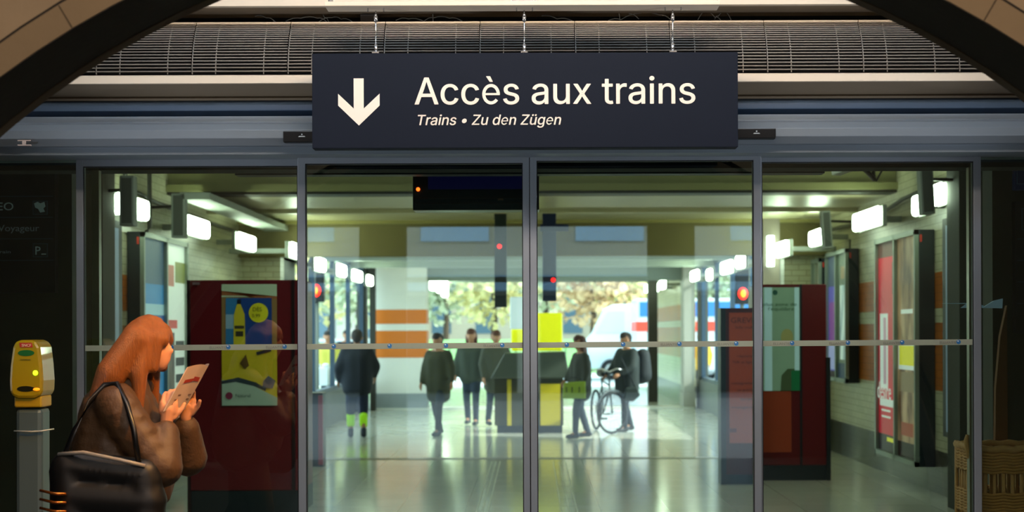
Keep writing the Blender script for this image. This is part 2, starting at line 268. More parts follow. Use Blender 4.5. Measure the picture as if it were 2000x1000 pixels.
GL = {"big":[[[39,0,16,0,78,170],[140,339,201,509,226,509],[251,509,276,509,338,339],[401,170,463,0,440,0],[418,0,395,0,359,101],[323,202,287,302,281,321],[273,344,264,372,255,400],[245,435,232,478,236,478],[241,478,245,478,233,435],[222,399,213,371,204,343],[196,320,191,302,155,202],[120,101,85,0,62,0]],[[197,142,110,142,110,161],[110,180,110,199,197,199],[283,199,370,199,370,180],[370,161,370,142,283,142]],[[706,-8,687,-8,653,-8],[622,0,596,16,571,33],[550,56,536,85,521,114],[514,149,514,187,514,227],[521,262,536,291,550,321],[571,343,596,360,622,376],[653,384,687,384,706,384],[723,382,740,377,756,372],[771,365,785,356,798,347],[810,335,820,322,829,309],[836,294,841,277,822,272],[802,267,783,262,780,272],[776,281,770,289,764,297],[758,305,750,311,741,317],[732,322,722,325,711,328],[700,330,687,330,662,330],[641,323,625,310,608,297],[596,280,588,258,580,237],[576,213,576,187,576,162],[580,139,588,117,596,96],[608,79,625,66,641,53],[662,46,687,46,700,46],[712,48,722,52,733,55],[742,60,750,66,759,72],[766,80,771,89,777,97],[781,107,784,117,803,112],[823,107,843,102,838,85],[831,70,821,56,811,43],[800,31,786,21,772,12],[757,4,740,-1,724,-6]],[[1102,-8,1083,-8,1048,-8],[1018,0,992,16,966,33],[946,56,931,85,917,114],[910,149,910,187,910,227],[917,262,931,291,946,321],[966,343,992,360,1018,376],[1048,384,1083,384,1101,384],[1119,382,1135,377,1152,372],[1167,365,1180,356,1194,347],[1206,335,1215,322,1225,309],[1232,294,1237,277,1217,272],[1198,267,1178,262,1175,272],[1171,281,1166,289,1160,297],[1153,305,1145,311,1137,317],[1128,322,1117,325,1107,328],[1095,330,1083,330,1058,330],[1037,323,1020,310,1004,297],[992,280,984,258,976,237],[972,213,972,187,972,162],[976,139,984,117,992,96],[1004,79,1020,66,1037,53],[1058,46,1083,46,1096,46],[1107,48,1118,52,1129,55],[1138,60,1146,66,1154,72],[1161,80,1167,89,1173,97],[1177,107,1180,117,1199,112],[1219,107,1238,102,1234,85],[1226,70,1217,56,1207,43],[1195,31,1182,21,1168,12],[1153,4,1136,-1,1119,-6]],[[1509,-8,1483,-8,1446,-8],[1415,0,1388,16,1361,33],[1341,56,1327,85,1312,114],[1305,148,1305,187,1305,226],[1312,260,1326,290,1341,319],[1360,343,1386,359,1412,376],[1442,384,1476,384,1497,384],[1517,381,1537,374,1557,367],[1574,356,1590,341,1606,326],[1619,306,1628,282,1638,258],[1642,228,1642,194,1642,186],[1642,178,1642,169,1543,169],[1445,169,1346,169,1346,187],[1346,204,1346,221,1434,221],[1521,221,1609,221,1600,215],[1590,208,1581,202,1581,227],[1577,249,1569,269,1561,288],[1549,303,1534,314,1518,325],[1499,330,1476,330,1453,330],[1434,325,1417,313,1401,302],[1389,288,1380,270,1371,251],[1367,232,1367,211,1367,200],[1367,189,1367,178,1367,150],[1372,126,1382,106,1391,87],[1405,72,1422,61,1440,51],[1460,46,1483,46,1499,46],[1512,48,1525,53,1537,57],[1548,64,1557,73,1565,82],[1572,93,1577,105,1596,101],[1616,96,1636,91,1630,71],[1620,54,1606,39,1592,24],[1574,13,1554,4,1533,-4]],[[1467,429,1451,429,1429,462],[1407,496,1385,529,1408,529],[1430,529,1453,529,1469,496],[1485,462,1501,429,1484,429]],[[1886,-8,1857,-8,1831,-8],[1807,-4,1787,3,1767,11],[1750,23,1737,38,1724,53],[1715,72,1710,94,1730,98],[1749,102,1769,107,1774,86],[1784,70,1799,60,1814,50],[1833,45,1856,45,1883,45],[1904,51,1919,62,1935,74],[1943,87,1943,103,1943,116],[1938,127,1929,136,1920,144],[1906,151,1887,155,1866,160],[1845,165,1824,170,1790,178],[1764,191,1747,208,1730,225],[1722,247,1722,274,1722,296],[1728,315,1740,332,1752,348],[1769,361,1790,370,1811,380],[1835,384,1862,384,1888,384],[1910,380,1929,372,1947,365],[1962,353,1974,339,1985,325],[1994,309,1999,290,1980,286],[1962,281,1943,277,1938,292],[1930,304,1918,316,1905,327],[1887,333,1862,333,1840,333],[1821,327,1806,317,1791,306],[1784,293,1784,277,1784,263],[1789,252,1799,243,1809,235],[1825,228,1847,223,1866,218],[1885,214,1904,209,1939,201],[1965,188,1981,171,1998,154],[2006,133,2006,107,2006,84],[2000,64,1987,47,1975,30],[1957,16,1935,6,1912,-3]],[[2409,-9,2388,-9,2364,-9],[2342,-4,2322,5,2302,14],[2287,27,2275,45,2264,62],[2258,83,2258,108,2258,130],[2262,147,2271,161,2279,175],[2291,185,2305,193,2320,201],[2335,207,2353,211,2371,215],[2388,218,2406,220,2429,223],[2447,225,2461,227,2476,228],[2486,231,2493,235,2500,239],[2503,245,2503,255,2503,255],[2503,256,2503,257,2503,272],[2500,286,2494,297,2488,308],[2480,316,2468,322,2456,328],[2441,331,2423,331,2405,331],[2390,328,2377,322,2364,317],[2353,309,2345,301,2337,292],[2331,283,2328,274,2308,280],[2288,285,2269,291,2278,314],[2290,332,2306,346,2322,360],[2341,369,2361,375,2381,381],[2401,384,2422,384,2435,384],[2450,383,2467,379,2483,376],[2499,370,2513,360,2528,351],[2540,338,2550,320,2560,303],[2564,280,2564,251,2564,168],[2564,84,2564,0,2544,0],[2524,0,2504,0,2504,17],[2504,35,2504,52,2503,52],[2502,52,2500,52,2496,43],[2489,34,2480,25,2470,15],[2458,7,2443,1,2428,-5]],[[2383,45,2398,45,2421,45],[2440,50,2456,59,2471,68],[2483,79,2491,93,2499,107],[2503,122,2503,138,2503,155],[2503,173,2503,190,2501,187],[2495,184,2487,182,2479,180],[2470,178,2459,176,2448,174],[2438,172,2428,171,2418,170],[2410,169,2403,168,2389,166],[2375,163,2362,159,2349,154],[2339,148,2331,139,2323,131],[2320,119,2320,105,2320,92],[2323,81,2330,72,2336,63],[2346,57,2357,52,2369,48]],[[2827,-5,2799,-5,2774,-5],[2751,0,2732,11,2712,21],[2697,37,2686,59,2675,80],[2670,107,2670,139,2670,219],[2670,299,2670,379,2690,379],[2710,379,2731,379,2731,301],[2731,222,2731,144,2731,114],[2738,91,2754,75,2769,58],[2790,50,2817,50,2835,50],[2852,54,2866,62,2880,70],[2892,81,2900,97,2909,112],[2913,131,2913,153,2913,228],[2913,304,2913,379,2933,379],[2954,379,2974,379,2974,253],[2974,126,2974,0,2954,0],[2935,0,2915,0,2915,31],[2915,61,2915,92,2918,92],[2921,92,2924,92,2912,57],[2896,32,2874,17,2852,2]],[[3071,0,3048,0,3098,73],[3148,145,3198,218,3198,202],[3198,187,3198,171,3151,240],[3103,310,3056,379,3079,379],[3103,379,3127,379,3143,355],[3159,330,3174,306,3187,287],[3197,270,3206,253,3215,237],[3225,221,3234,206,3224,206],[3213,206,3202,206,3212,221],[3221,237,3229,253,3238,270],[3248,287,3260,306,3276,330],[3292,355,3309,379,3332,379],[3355,379,3379,379,3331,309],[3283,239,3236,169,3236,184],[3236,199,3236,214,3285,143],[3335,71,3385,0,3361,0],[3337,0,3314,0,3295,28],[3276,57,3258,85,3246,103],[3236,120,3227,136,3218,152],[3209,167,3200,182,3210,182],[3221,182,3231,182,3222,167],[3213,152,3205,136,3197,120],[3187,103,3175,85,3156,57],[3137,28,3118,0,3095,0]],[[3731,379,3797,379,3797,362],[3797,344,3797,327,3731,327],[3666,327,3600,327,3600,344],[3600,362,3600,379,3666,379]],[[3658,345,3658,471,3679,471],[3699,471,3719,471,3719,347],[3719,222,3719,98,3719,81],[3723,69,3729,61,3736,54],[3748,50,3764,50,3768,50],[3773,50,3779,51,3785,52],[3790,53,3795,54,3799,36],[3803,19,3806,2,3800,0],[3793,-2,3785,-3,3777,-4],[3769,-4,3762,-4,3729,-4],[3703,4,3685,21,3667,38],[3658,62,3658,93,3658,219]],[[3894,0,3873,0,3873,126],[3873,253,3873,379,3893,379],[3913,379,3932,379,3932,360],[3932,340,3932,321,3934,321],[3935,321,3936,321,3943,340],[3956,355,3973,367,3991,379],[4011,385,4034,385,4039,385],[4044,385,4050,384,4056,384],[4061,384,4064,384,4064,363],[4064,343,4064,322,4062,323],[4058,323,4051,324,4044,325],[4036,326,4028,326,4010,326],[3994,322,3980,315,3966,307],[3955,297,3947,284,3938,270],[3934,255,3934,237,3934,158],[3934,79,3934,0,3914,0]],[[4262,-9,4240,-9,4216,-9],[4194,-4,4174,5,4155,14],[4139,27,4128,45,4116,62],[4110,83,4110,108,4110,130],[4115,147,4123,161,4132,175],[4143,185,4157,193,4172,201],[4188,207,4205,211,4223,215],[4240,218,4258,220,4281,223],[4299,225,4314,227,4328,228],[4338,231,4345,235,4352,239],[4355,245,4355,255,4355,255],[4355,256,4355,257,4355,272],[4352,286,4347,297,4341,308],[4332,316,4320,322,4308,328],[4293,331,4276,331,4258,331],[4242,328,4229,322,4216,317],[4206,309,4198,301,4189,292],[4184,283,4180,274,4160,280],[4141,285,4121,291,4130,314],[4142,332,4158,346,4175,360],[4193,369,4213,375,4233,381],[4253,384,4274,384,4287,384],[4302,383,4319,379,4335,376],[4351,370,4366,360,4380,351],[4393,338,4402,320,4412,303],[4417,280,4417,251,4417,168],[4417,84,4417,0,4396,0],[4376,0,4356,0,4356,17],[4356,35,4356,52,4355,52],[4354,52,4352,52,4348,43],[4341,34,4332,25,4323,15],[4310,7,4295,1,4280,-5]],[[4235,45,4250,45,4273,45],[4292,50,4308,59,4323,68],[4335,79,4343,93,4351,107],[4355,122,4355,138,4355,155],[4355,173,4355,190,4353,187],[4348,184,4339,182,4331,180],[4322,178,4311,176,4301,174],[4290,172,4280,171,4270,170],[4262,169,4255,168,4241,166],[4227,163,4214,159,4201,154],[4191,148,4183,139,4176,131],[4172,119,4172,105,4172,92],[4175,81,4182,72,4189,63],[4198,57,4210,52,4221,48]],[[4542,0,4522,0,4522,126],[4522,253,4522,379,4542,379],[4562,379,4583,379,4583,253],[4583,126,4583,0,4562,0]],[[4565,443,4553,443,4541,443],[4531,447,4523,455,4515,462],[4510,472,4510,483,4510,494],[4515,504,4523,512,4531,520],[4541,524,4553,524,4565,524],[4575,520,4583,512,4591,504],[4595,494,4595,483,4595,472],[4591,462,4583,455,4575,447]],[[4749,249,4749,227,4749,151],[4749,76,4749,0,4729,0],[4709,0,4688,0,4688,126],[4688,253,4688,379,4708,379],[4728,379,4747,379,4747,349],[4748,318,4748,287,4745,287],[4741,287,4738,287,4750,322],[4766,347,4788,362,4809,377],[4834,384,4863,384,4889,384],[4911,379,4931,369,4950,358],[4965,342,4976,321,4987,299],[4993,273,4993,240,4993,160],[4993,80,4993,0,4972,0],[4952,0,4932,0,4932,78],[4932,157,4932,235,4932,265],[4924,288,4909,304,4893,321],[4872,329,4846,329,4827,329],[4811,325,4797,317,4782,309],[4770,298,4762,283,4754,267]],[[5257,-8,5227,-8,5201,-8],[5178,-4,5158,3,5137,11],[5120,23,5107,38,5094,53],[5085,72,5081,94,5100,98],[5120,102,5139,107,5144,86],[5154,70,5170,60,5185,50],[5204,45,5227,45,5253,45],[5274,51,5290,62,5306,74],[5313,87,5313,103,5313,116],[5309,127,5299,136,5290,144],[5276,151,5257,155,5236,160],[5216,165,5195,170,5160,178],[5135,191,5118,208,5101,225],[5092,247,5092,274,5092,296],[5098,315,5110,332,5123,348],[5139,361,5160,370,5182,380],[5206,384,5233,384,5258,384],[5281,380,5299,372,5318,365],[5333,353,5344,339,5356,325],[5364,309,5369,290,5351,286],[5332,281,5313,277,5309,292],[5300,304,5288,316,5276,327],[5257,333,5233,333,5210,333],[5191,327,5176,317,5161,306],[5154,293,5154,277,5154,263],[5159,252,5169,243,5180,235],[5196,228,5217,223,5236,218],[5256,214,5275,209,5309,201],[5335,188,5352,171,5368,154],[5377,133,5377,107,5377,84],[5370,64,5358,47,5345,30],[5328,16,5305,6,5283,-3]]],"small":[[[176,452,122,452,126,471],[130,490,133,509,262,509],[390,509,519,509,515,490],[511,471,507,452,454,452],[400,452,347,452,317,301],[287,151,257,0,235,0],[214,0,193,0,223,151],[253,301,283,452,229,452]],[[522,0,501,0,526,126],[552,253,577,379,597,379],[616,379,636,379,632,360],[628,340,624,321,626,321],[627,321,628,321,639,340],[655,355,674,367,694,379],[716,385,739,385,743,385],[749,385,755,384,761,384],[765,384,769,384,765,363],[761,343,757,322,755,323],[750,323,743,324,736,325],[729,326,721,326,703,326],[686,322,671,315,655,307],[642,297,631,284,620,270],[613,255,610,237,594,158],[578,79,562,0,542,0]],[[888,-9,866,-9,842,-9],[821,-4,803,5,785,14],[772,27,764,45,756,62],[755,83,760,108,764,130],[772,147,783,161,794,175],[808,185,824,193,840,201],[857,207,875,211,893,215],[912,218,930,220,953,223],[972,225,987,227,1001,228],[1012,231,1020,235,1028,239],[1032,245,1034,255,1034,255],[1034,256,1035,257,1038,272],[1037,286,1034,297,1030,308],[1023,316,1012,322,1001,328],[987,331,970,331,952,331],[936,328,921,322,907,317],[895,309,886,301,876,292],[868,283,863,274,844,280],[825,285,807,291,820,314],[837,332,855,346,874,360],[894,369,916,375,937,381],[958,384,979,384,992,384],[1007,383,1023,379,1038,376],[1053,370,1066,360,1079,351],[1088,338,1094,320,1100,303],[1100,280,1095,251,1078,168],[1061,84,1044,0,1024,0],[1004,0,984,0,988,17],[991,35,995,52,993,52],[992,52,991,52,984,43],[976,34,965,25,953,15],[940,7,923,1,907,-5]],[[872,45,887,45,910,45],[930,50,947,59,965,68],[979,79,990,93,1001,107],[1008,122,1011,138,1014,155],[1018,173,1021,190,1018,187],[1012,184,1004,182,995,180],[985,178,974,176,963,174],[953,172,942,171,932,170],[923,169,917,168,902,166],[888,163,874,159,860,154],[848,148,839,139,830,131],[823,119,821,105,818,92],[819,81,824,72,829,63],[837,57,848,52,859,48]],[[1170,0,1150,0,1175,126],[1200,253,1225,379,1246,379],[1266,379,1287,379,1261,253],[1236,126,1211,0,1190,0]],[[1281,443,1269,443,1258,443],[1248,447,1242,455,1235,462],[1233,472,1235,483,1237,494],[1243,504,1253,512,1263,520],[1274,524,1285,524,1297,524],[1306,520,1313,512,1320,504],[1322,494,1320,483,1318,472],[1312,462,1302,455,1292,447]],[[1427,249,1423,227,1407,151],[1392,76,1377,0,1357,0],[1337,0,1316,0,1341,126],[1367,253,1392,379,1412,379],[1431,379,1451,379,1445,349],[1439,318,1433,287,1430,287],[1427,287,1423,287,1442,322],[1464,347,1488,362,1513,377],[1539,384,1568,384,1594,384],[1615,379,1632,369,1649,358],[1661,342,1668,321,1675,299],[1675,273,1669,240,1653,160],[1637,80,1621,0,1600,0],[1580,0,1560,0,1575,78],[1591,157,1607,235,1613,265],[1609,288,1597,304,1585,321],[1566,329,1539,329,1521,329],[1504,325,1488,317,1472,309],[1458,298,1446,283,1435,267]],[[1883,-8,1854,-8,1827,-8],[1805,-4,1786,3,1767,11],[1753,23,1743,38,1732,53],[1727,72,1728,94,1748,98],[1768,102,1788,107,1789,86],[1796,70,1809,60,1823,50],[1841,45,1864,45,1890,45],[1912,51,1930,62,1948,74],[1959,87,1962,103,1964,116],[1962,127,1954,136,1947,144],[1934,151,1916,155,1896,160],[1876,165,1856,170,1824,178],[1801,191,1787,208,1774,225],[1769,247,1775,274,1779,296],[1789,315,1805,332,1820,348],[1839,361,1862,370,1885,380],[1910,384,1937,384,1963,384],[1985,380,2002,372,2019,365],[2031,353,2040,339,2049,325],[2054,309,2055,290,2036,286],[2016,281,1997,277,1995,292],[1989,304,1979,316,1969,327],[1952,333,1927,333,1904,333],[1885,327,1868,317,1851,306],[1840,293,1837,277,1834,263],[1837,252,1846,243,1854,235],[1869,228,1890,223,1908,218],[1926,214,1945,209,1978,201],[2001,188,2014,171,2027,154],[2031,133,2026,107,2021,84],[2011,64,1995,47,1979,30],[1959,16,1934,6,1910,-3]],[[2459,93,2439,93,2419,93],[2401,97,2387,107,2372,117],[2362,130,2355,147,2349,163],[2347,182,2351,202,2355,222],[2364,240,2377,257,2390,273],[2406,287,2425,296,2443,306],[2462,311,2482,311,2503,311],[2520,306,2535,296,2549,287],[2560,273,2566,257,2573,240],[2574,222,2570,202,2566,182],[2557,163,2544,147,2531,130],[2515,117,2497,107,2478,97]],[[2963,0,2844,0,2847,15],[2850,31,2853,46,2953,159],[3053,272,3153,385,3166,400],[3180,415,3195,431,3209,446],[3224,461,3238,476,3239,469],[3240,461,3241,454,3220,453],[3199,453,3178,452,3157,452],[3136,452,3116,452,3055,452],[2994,452,2933,452,2937,471],[2941,490,2944,509,3063,509],[3182,509,3301,509,3298,493],[3295,477,3291,462,3193,351],[3095,240,2997,129,2982,113],[2968,97,2952,81,2937,65],[2922,49,2906,33,2905,40],[2904,47,2903,54,2924,55],[2945,56,2966,57,2986,57],[3007,57,3028,57,3090,57],[3151,57,3213,57,3209,38],[3206,19,3202,0,3083,0]],[[3450,-5,3422,-5,3396,-5],[3375,0,3358,11,3340,21],[3328,37,3322,59,3315,80],[3315,107,3321,139,3337,219],[3353,299,3369,379,3390,379],[3410,379,3430,379,3415,301],[3399,222,3383,144,3377,114],[3380,91,3393,75,3405,58],[3424,50,3451,50,3469,50],[3486,54,3502,62,3518,70],[3532,81,3543,97,3555,112],[3563,131,3567,153,3582,228],[3597,304,3613,379,3633,379],[3653,379,3674,379,3648,253],[3623,126,3598,0,3578,0],[3558,0,3539,0,3545,31],[3551,61,3557,92,3560,92],[3563,92,3566,92,3547,57],[3526,32,3501,17,3477,2]],[[4056,-8,4032,-8,4001,-8],[3974,0,3953,16,3932,32],[3918,55,3910,84,3902,114],[3902,149,3910,189,3918,229],[3932,263,3952,293,3971,322],[3995,345,4022,361,4050,376],[4079,384,4111,384,4135,384],[4153,381,4166,373,4179,365],[4189,356,4195,346,4201,336],[4206,327,4209,319,4210,319],[4212,319,4213,319,4226,382],[4238,446,4251,509,4271,509],[4292,509,4312,509,4278,339],[4244,170,4210,0,4191,0],[4171,0,4151,0,4155,20],[4159,39,4163,59,4161,59],[4159,59,4157,59,4151,51],[4142,42,4132,31,4121,21],[4108,12,4092,4,4075,-4]],[[4029,47,4052,47,4075,47],[4096,53,4115,65,4133,77],[4148,94,4161,115,4173,136],[4182,161,4188,189,4194,217],[4195,242,4191,263,4187,284],[4178,300,4164,312,4151,324],[4132,330,4109,330,4085,330],[4064,324,4045,311,4027,299],[4011,282,3999,261,3987,240],[3978,216,3973,189,3967,162],[3967,138,3970,117,3974,95],[3983,78,3997,66,4010,53]],[[4499,-8,4473,-8,4436,-8],[4406,0,4383,16,4360,33],[4344,56,4336,85,4327,114],[4327,148,4334,187,4342,226],[4356,260,4376,290,4396,319],[4421,343,4450,359,4479,376],[4511,384,4545,384,4566,384],[4585,381,4603,374,4622,367],[4637,356,4650,341,4663,326],[4672,306,4676,282,4681,258],[4680,228,4673,194,4671,186],[4670,178,4668,169,4569,169],[4470,169,4372,169,4375,187],[4378,204,4382,221,4470,221],[4557,221,4645,221,4634,215],[4624,208,4613,202,4618,227],[4618,249,4614,269,4610,288],[4601,303,4588,314,4575,325],[4557,330,4534,330,4511,330],[4490,325,4472,313,4453,302],[4438,288,4426,270,4413,251],[4405,232,4401,211,4399,200],[4397,189,4394,178,4389,150],[4389,126,4395,106,4400,87],[4411,72,4426,61,4442,51],[4461,46,4484,46,4500,46],[4514,48,4527,53,4540,57],[4552,64,4563,73,4574,82],[4582,93,4590,105,4608,101],[4627,96,4646,91,4636,71],[4623,54,4606,39,4589,24],[4569,13,4546,4,4524,-4]],[[4830,249,4826,227,4811,151],[4796,76,4780,0,4760,0],[4740,0,4719,0,4745,126],[4770,253,4795,379,4815,379],[4835,379,4854,379,4848,349],[4842,318,4836,287,4833,287],[4830,287,4827,287,4845,322],[4867,347,4891,362,4916,377],[4942,384,4971,384,4997,384],[5018,379,5035,369,5053,358],[5065,342,5071,321,5078,299],[5078,273,5072,240,5056,160],[5040,80,5024,0,5004,0],[4983,0,4963,0,4978,78],[4994,157,5010,235,5016,265],[5013,288,5001,304,4989,321],[4969,329,4943,329,4924,329],[4907,325,4891,317,4875,309],[4861,298,4850,283,4838,267]],[[5425,0,5306,0,5309,15],[5312,31,5315,46,5415,159],[5515,272,5615,385,5628,400],[5642,415,5656,431,5671,446],[5686,461,5700,476,5701,469],[5702,461,5703,454,5682,453],[5661,453,5640,452,5619,452],[5598,452,5578,452,5517,452],[5456,452,5395,452,5399,471],[5402,490,5406,509,5525,509],[5644,509,5763,509,5760,493],[5756,477,5753,462,5655,351],[5557,240,5459,129,5444,113],[5429,97,5414,81,5399,65],[5384,49,5368,33,5367,40],[5366,47,5365,54,5386,55],[5407,56,5428,57,5448,57],[5469,57,5490,57,5552,57],[5613,57,5675,57,5671,38],[5668,19,5664,0,5544,0]],[[5912,-5,5884,-5,5858,-5],[5837,0,5820,11,5802,21],[5790,37,5784,59,5777,80],[5777,107,5783,139,5799,219],[5815,299,5831,379,5851,379],[5872,379,5892,379,5876,301],[5861,222,5845,144,5839,114],[5842,91,5855,75,5867,58],[5886,50,5913,50,5931,50],[5948,54,5964,62,5980,70],[5994,81,6005,97,6017,112],[6025,131,6029,153,6044,228],[6059,304,6074,379,6095,379],[6115,379,6136,379,6110,253],[6085,126,6060,0,6040,0],[6020,0,6001,0,6007,31],[6013,61,6019,92,6022,92],[6025,92,6028,92,6009,57],[5988,32,5963,17,5939,2]],[[6079,443,6068,443,6057,443],[6048,447,6042,455,6035,462],[6033,472,6036,483,6038,494],[6044,504,6053,512,6063,519],[6073,523,6084,523,6095,523],[6104,519,6110,512,6117,504],[6119,494,6116,483,6114,472],[6108,462,6099,455,6090,447]],[[5935,443,5924,443,5913,443],[5904,447,5898,455,5892,462],[5890,472,5892,483,5894,494],[5900,504,5909,512,5919,519],[5929,523,5940,523,5952,523],[5960,519,5967,512,5973,504],[5975,494,5973,483,5970,472],[5965,462,5955,455,5946,447]],[[6320,-151,6289,-151,6261,-151],[6238,-147,6219,-140,6199,-132],[6184,-123,6173,-110,6162,-98],[6154,-84,6149,-69,6168,-60],[6187,-50,6206,-41,6210,-49],[6215,-57,6221,-66,6227,-75],[6237,-82,6249,-88,6262,-94],[6279,-97,6300,-97,6331,-97],[6357,-90,6380,-75,6402,-60],[6417,-37,6423,-6,6428,19],[6433,44,6438,68,6436,68],[6434,68,6433,68,6426,60],[6418,51,6408,41,6397,32],[6384,23,6368,16,6352,8],[6332,5,6309,5,6278,5],[6252,12,6231,27,6209,41],[6194,62,6186,90,6177,118],[6177,152,6185,191,6193,230],[6207,264,6226,293,6246,322],[6270,345,6297,361,6325,376],[6354,384,6386,384,6409,384],[6428,381,6441,373,6454,365],[6464,356,6470,346,6476,336],[6481,327,6484,319,6486,319],[6488,319,6490,319,6494,339],[6498,359,6502,379,6521,379],[6541,379,6561,379,6535,250],[6509,121,6483,-9,6477,-42],[6464,-69,6445,-90,6426,-111],[6403,-126,6376,-136,6349,-146]],[[6306,59,6329,59,6353,59],[6373,64,6391,75,6409,86],[6425,101,6437,121,6449,141],[6458,165,6464,193,6469,220],[6470,243,6466,264,6461,284],[6453,301,6439,312,6425,324],[6407,330,6383,330,6360,330],[6339,324,6320,312,6301,299],[6286,283,6274,262,6261,242],[6253,219,6247,193,6242,166],[6242,143,6246,123,6250,103],[6259,87,6273,76,6287,65]],[[6774,-8,6748,-8,6711,-8],[6681,0,6658,16,6635,33],[6619,56,6610,85,6602,114],[6601,148,6609,187,6617,226],[6631,260,6651,290,6671,319],[6696,343,6725,359,6754,376],[6785,384,6820,384,6841,384],[6860,381,6878,374,6897,367],[6912,356,6925,341,6938,326],[6947,306,6951,282,6956,258],[6955,228,6948,194,6946,186],[6944,178,6943,169,6844,169],[6745,169,6646,169,6650,187],[6653,204,6657,221,6744,221],[6832,221,6920,221,6909,215],[6899,208,6888,202,6893,227],[6893,249,6889,269,6885,288],[6876,303,6863,314,6850,325],[6832,330,6809,330,6786,330],[6765,325,6747,313,6728,302],[6713,288,6701,270,6688,251],[6680,232,6676,211,6674,200],[6671,189,6669,178,6664,150],[6664,126,6669,106,6675,87],[6686,72,6701,61,6716,51],[6736,46,6759,46,6775,46],[6789,48,6802,53,6815,57],[6827,64,6838,73,6848,82],[6857,93,6864,105,6883,101],[6902,96,6921,91,6911,71],[6898,54,6881,39,6863,24],[6844,13,6821,4,6799,-4]],[[7105,249,7101,227,7086,151],[7070,76,7055,0,7035,0],[7015,0,6994,0,7019,126],[7045,253,7070,379,7090,379],[7109,379,7129,379,7123,349],[7117,318,7111,287,7108,287],[7105,287,7102,287,7120,322],[7142,347,7166,362,7191,377],[7217,384,7246,384,7272,384],[7293,379,7310,369,7328,358],[7340,342,7346,321,7353,299],[7353,273,7347,240,7331,160],[7315,80,7299,0,7278,0],[7258,0,7238,0,7253,78],[7269,157,7285,235,7291,265],[7288,288,7275,304,7263,321],[7244,329,7217,329,7199,329],[7182,325,7166,317,7150,309],[7136,298,7124,283,7113,267]]]}
# ---------------------------------------------------------------- materials
m_frame = M('brushed_aluminium', '8d949c', .42, .55, var=.10, scale=3, bump=.03, bscale=300)
m_header = M('header_aluminium', '747e88', .5, .35, var=.13, scale=1.6, bump=.04, bscale=200, stretch=(1, 1, 3))
m_seal = M('rubber_seal', '0c1016', .6)
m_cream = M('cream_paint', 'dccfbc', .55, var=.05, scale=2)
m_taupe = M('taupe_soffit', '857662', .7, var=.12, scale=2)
m_blue = M('blue_grey_panel', '435975', .5, var=.12, scale=2.5)
m_slat = M('pale_slats', '85817a', .5, .2, var=.05)
m_void = M('black_void', '06090f', .9)
m_navy = M('navy_sign_face', '151b28', .7, spec=.15, var=.08, scale=5, bump=.02, bscale=400)
m_white = M('sign_white', 'f2e6d8', .6)
m_steel = M('steel', 'c9ccd0', .25, .9)
m_black = M('black_plastic', '0a0c10', .35)
m_stone = M('sandstone', '9a8467', .85, var=.28, scale=3.5, bump=.25, bscale=25)
m_stone2 = M('sandstone_ring', '8c7658', .85, var=.22, scale=2.2, bump=.22, bscale=30)
m_stone_dark = M('shaded_stone', '2b241b', .9, var=.4, scale=4, bump=.2, bscale=30)  # dark colour paints in the unlit shade of the arch underside
m_olive = M('dark_olive_wall', '2c3026', .8, var=.25, scale=4)
m_hallwall = M('dark_hall_wall', '1d1c18', .85, var=.2, scale=3)
m_ceil1 = M('cream_ceiling', 'b9b18e', .35, var=.12, scale=1.5)
m_beam = M('olive_brown_beam', '74693f', .6, var=.1, scale=3)
m_white_paint = M('white_paint', 'e6e4da', .5, var=.04, scale=3)
m_orange = M('orange_band', 'd9741c', .45)
m_greyp = M('grey_plinth', '8a9092', .6, var=.1)
m_grey_box = M('grey_case', '8a9088', .55)
m_tile = tile_mat('banded_wall_tiles')
m_dkgreen = M('dark_green_metal', '111c22', .45)
m_redk = M('dark_red_panel', '640812', .4, var=.06)
m_redframe = M('red_frame', '8f1018', .35)
m_glass = glass_mat('door_glass', (.86, .95, .92), 2.2)
def translucent(m):
    nt = m.node_tree
    if any(n.type == 'BSDF_TRANSLUCENT' for n in nt.nodes): return
    o = nt.nodes['Material Output']; b = nt.nodes['Principled BSDF']; t = nt.nodes.new('ShaderNodeBsdfTranslucent'); t.inputs[0].default_value = b.inputs['Base Color'].default_value
    x = nt.nodes.new('ShaderNodeMixShader'); x.inputs[0].default_value = .55; nt.links.new(b.outputs[0], x.inputs[1]); nt.links.new(t.outputs[0], x.inputs[2]); nt.links.new(x.outputs[0], o.inputs[0])
def floor_mat():
    m = M('polished_pale_floor', 'cccbbd', .14, var=.10, scale=2.2)
    nt = m.node_tree; b = nt.nodes['Principled BSDF']
    tc = nt.nodes.new('ShaderNodeTexCoord'); br = nt.nodes.new('ShaderNodeTexBrick'); nt.links.new(tc.outputs['Object'], br.inputs['Vector'])
    br.inputs['Scale'].default_value = 1; br.inputs['Brick Width'].default_value = .6; br.inputs['Row Height'].default_value = .6; br.offset = 0
    br.inputs['Mortar Size'].default_value = .004; br.inputs['Color1'].default_value = (1, 1, 1, 1); br.inputs['Color2'].default_value = (.93, .93, .93, 1); br.inputs['Mortar'].default_value = (.6, .6, .58, 1)
    src = b.inputs['Base Color'].links[0].from_socket
    mx = nt.nodes.new('ShaderNodeMix'); mx.data_type = 'RGBA'; mx.blend_type = 'MULTIPLY'; mx.inputs['Factor'].default_value = 1
    nt.links.new(src, mx.inputs['A']); nt.links.new(br.outputs['Color'], mx.inputs['B']); nt.links.new(mx.outputs['Result'], b.inputs['Base Color'])
    b.inputs['Specular IOR Level'].default_value = .75
    return m
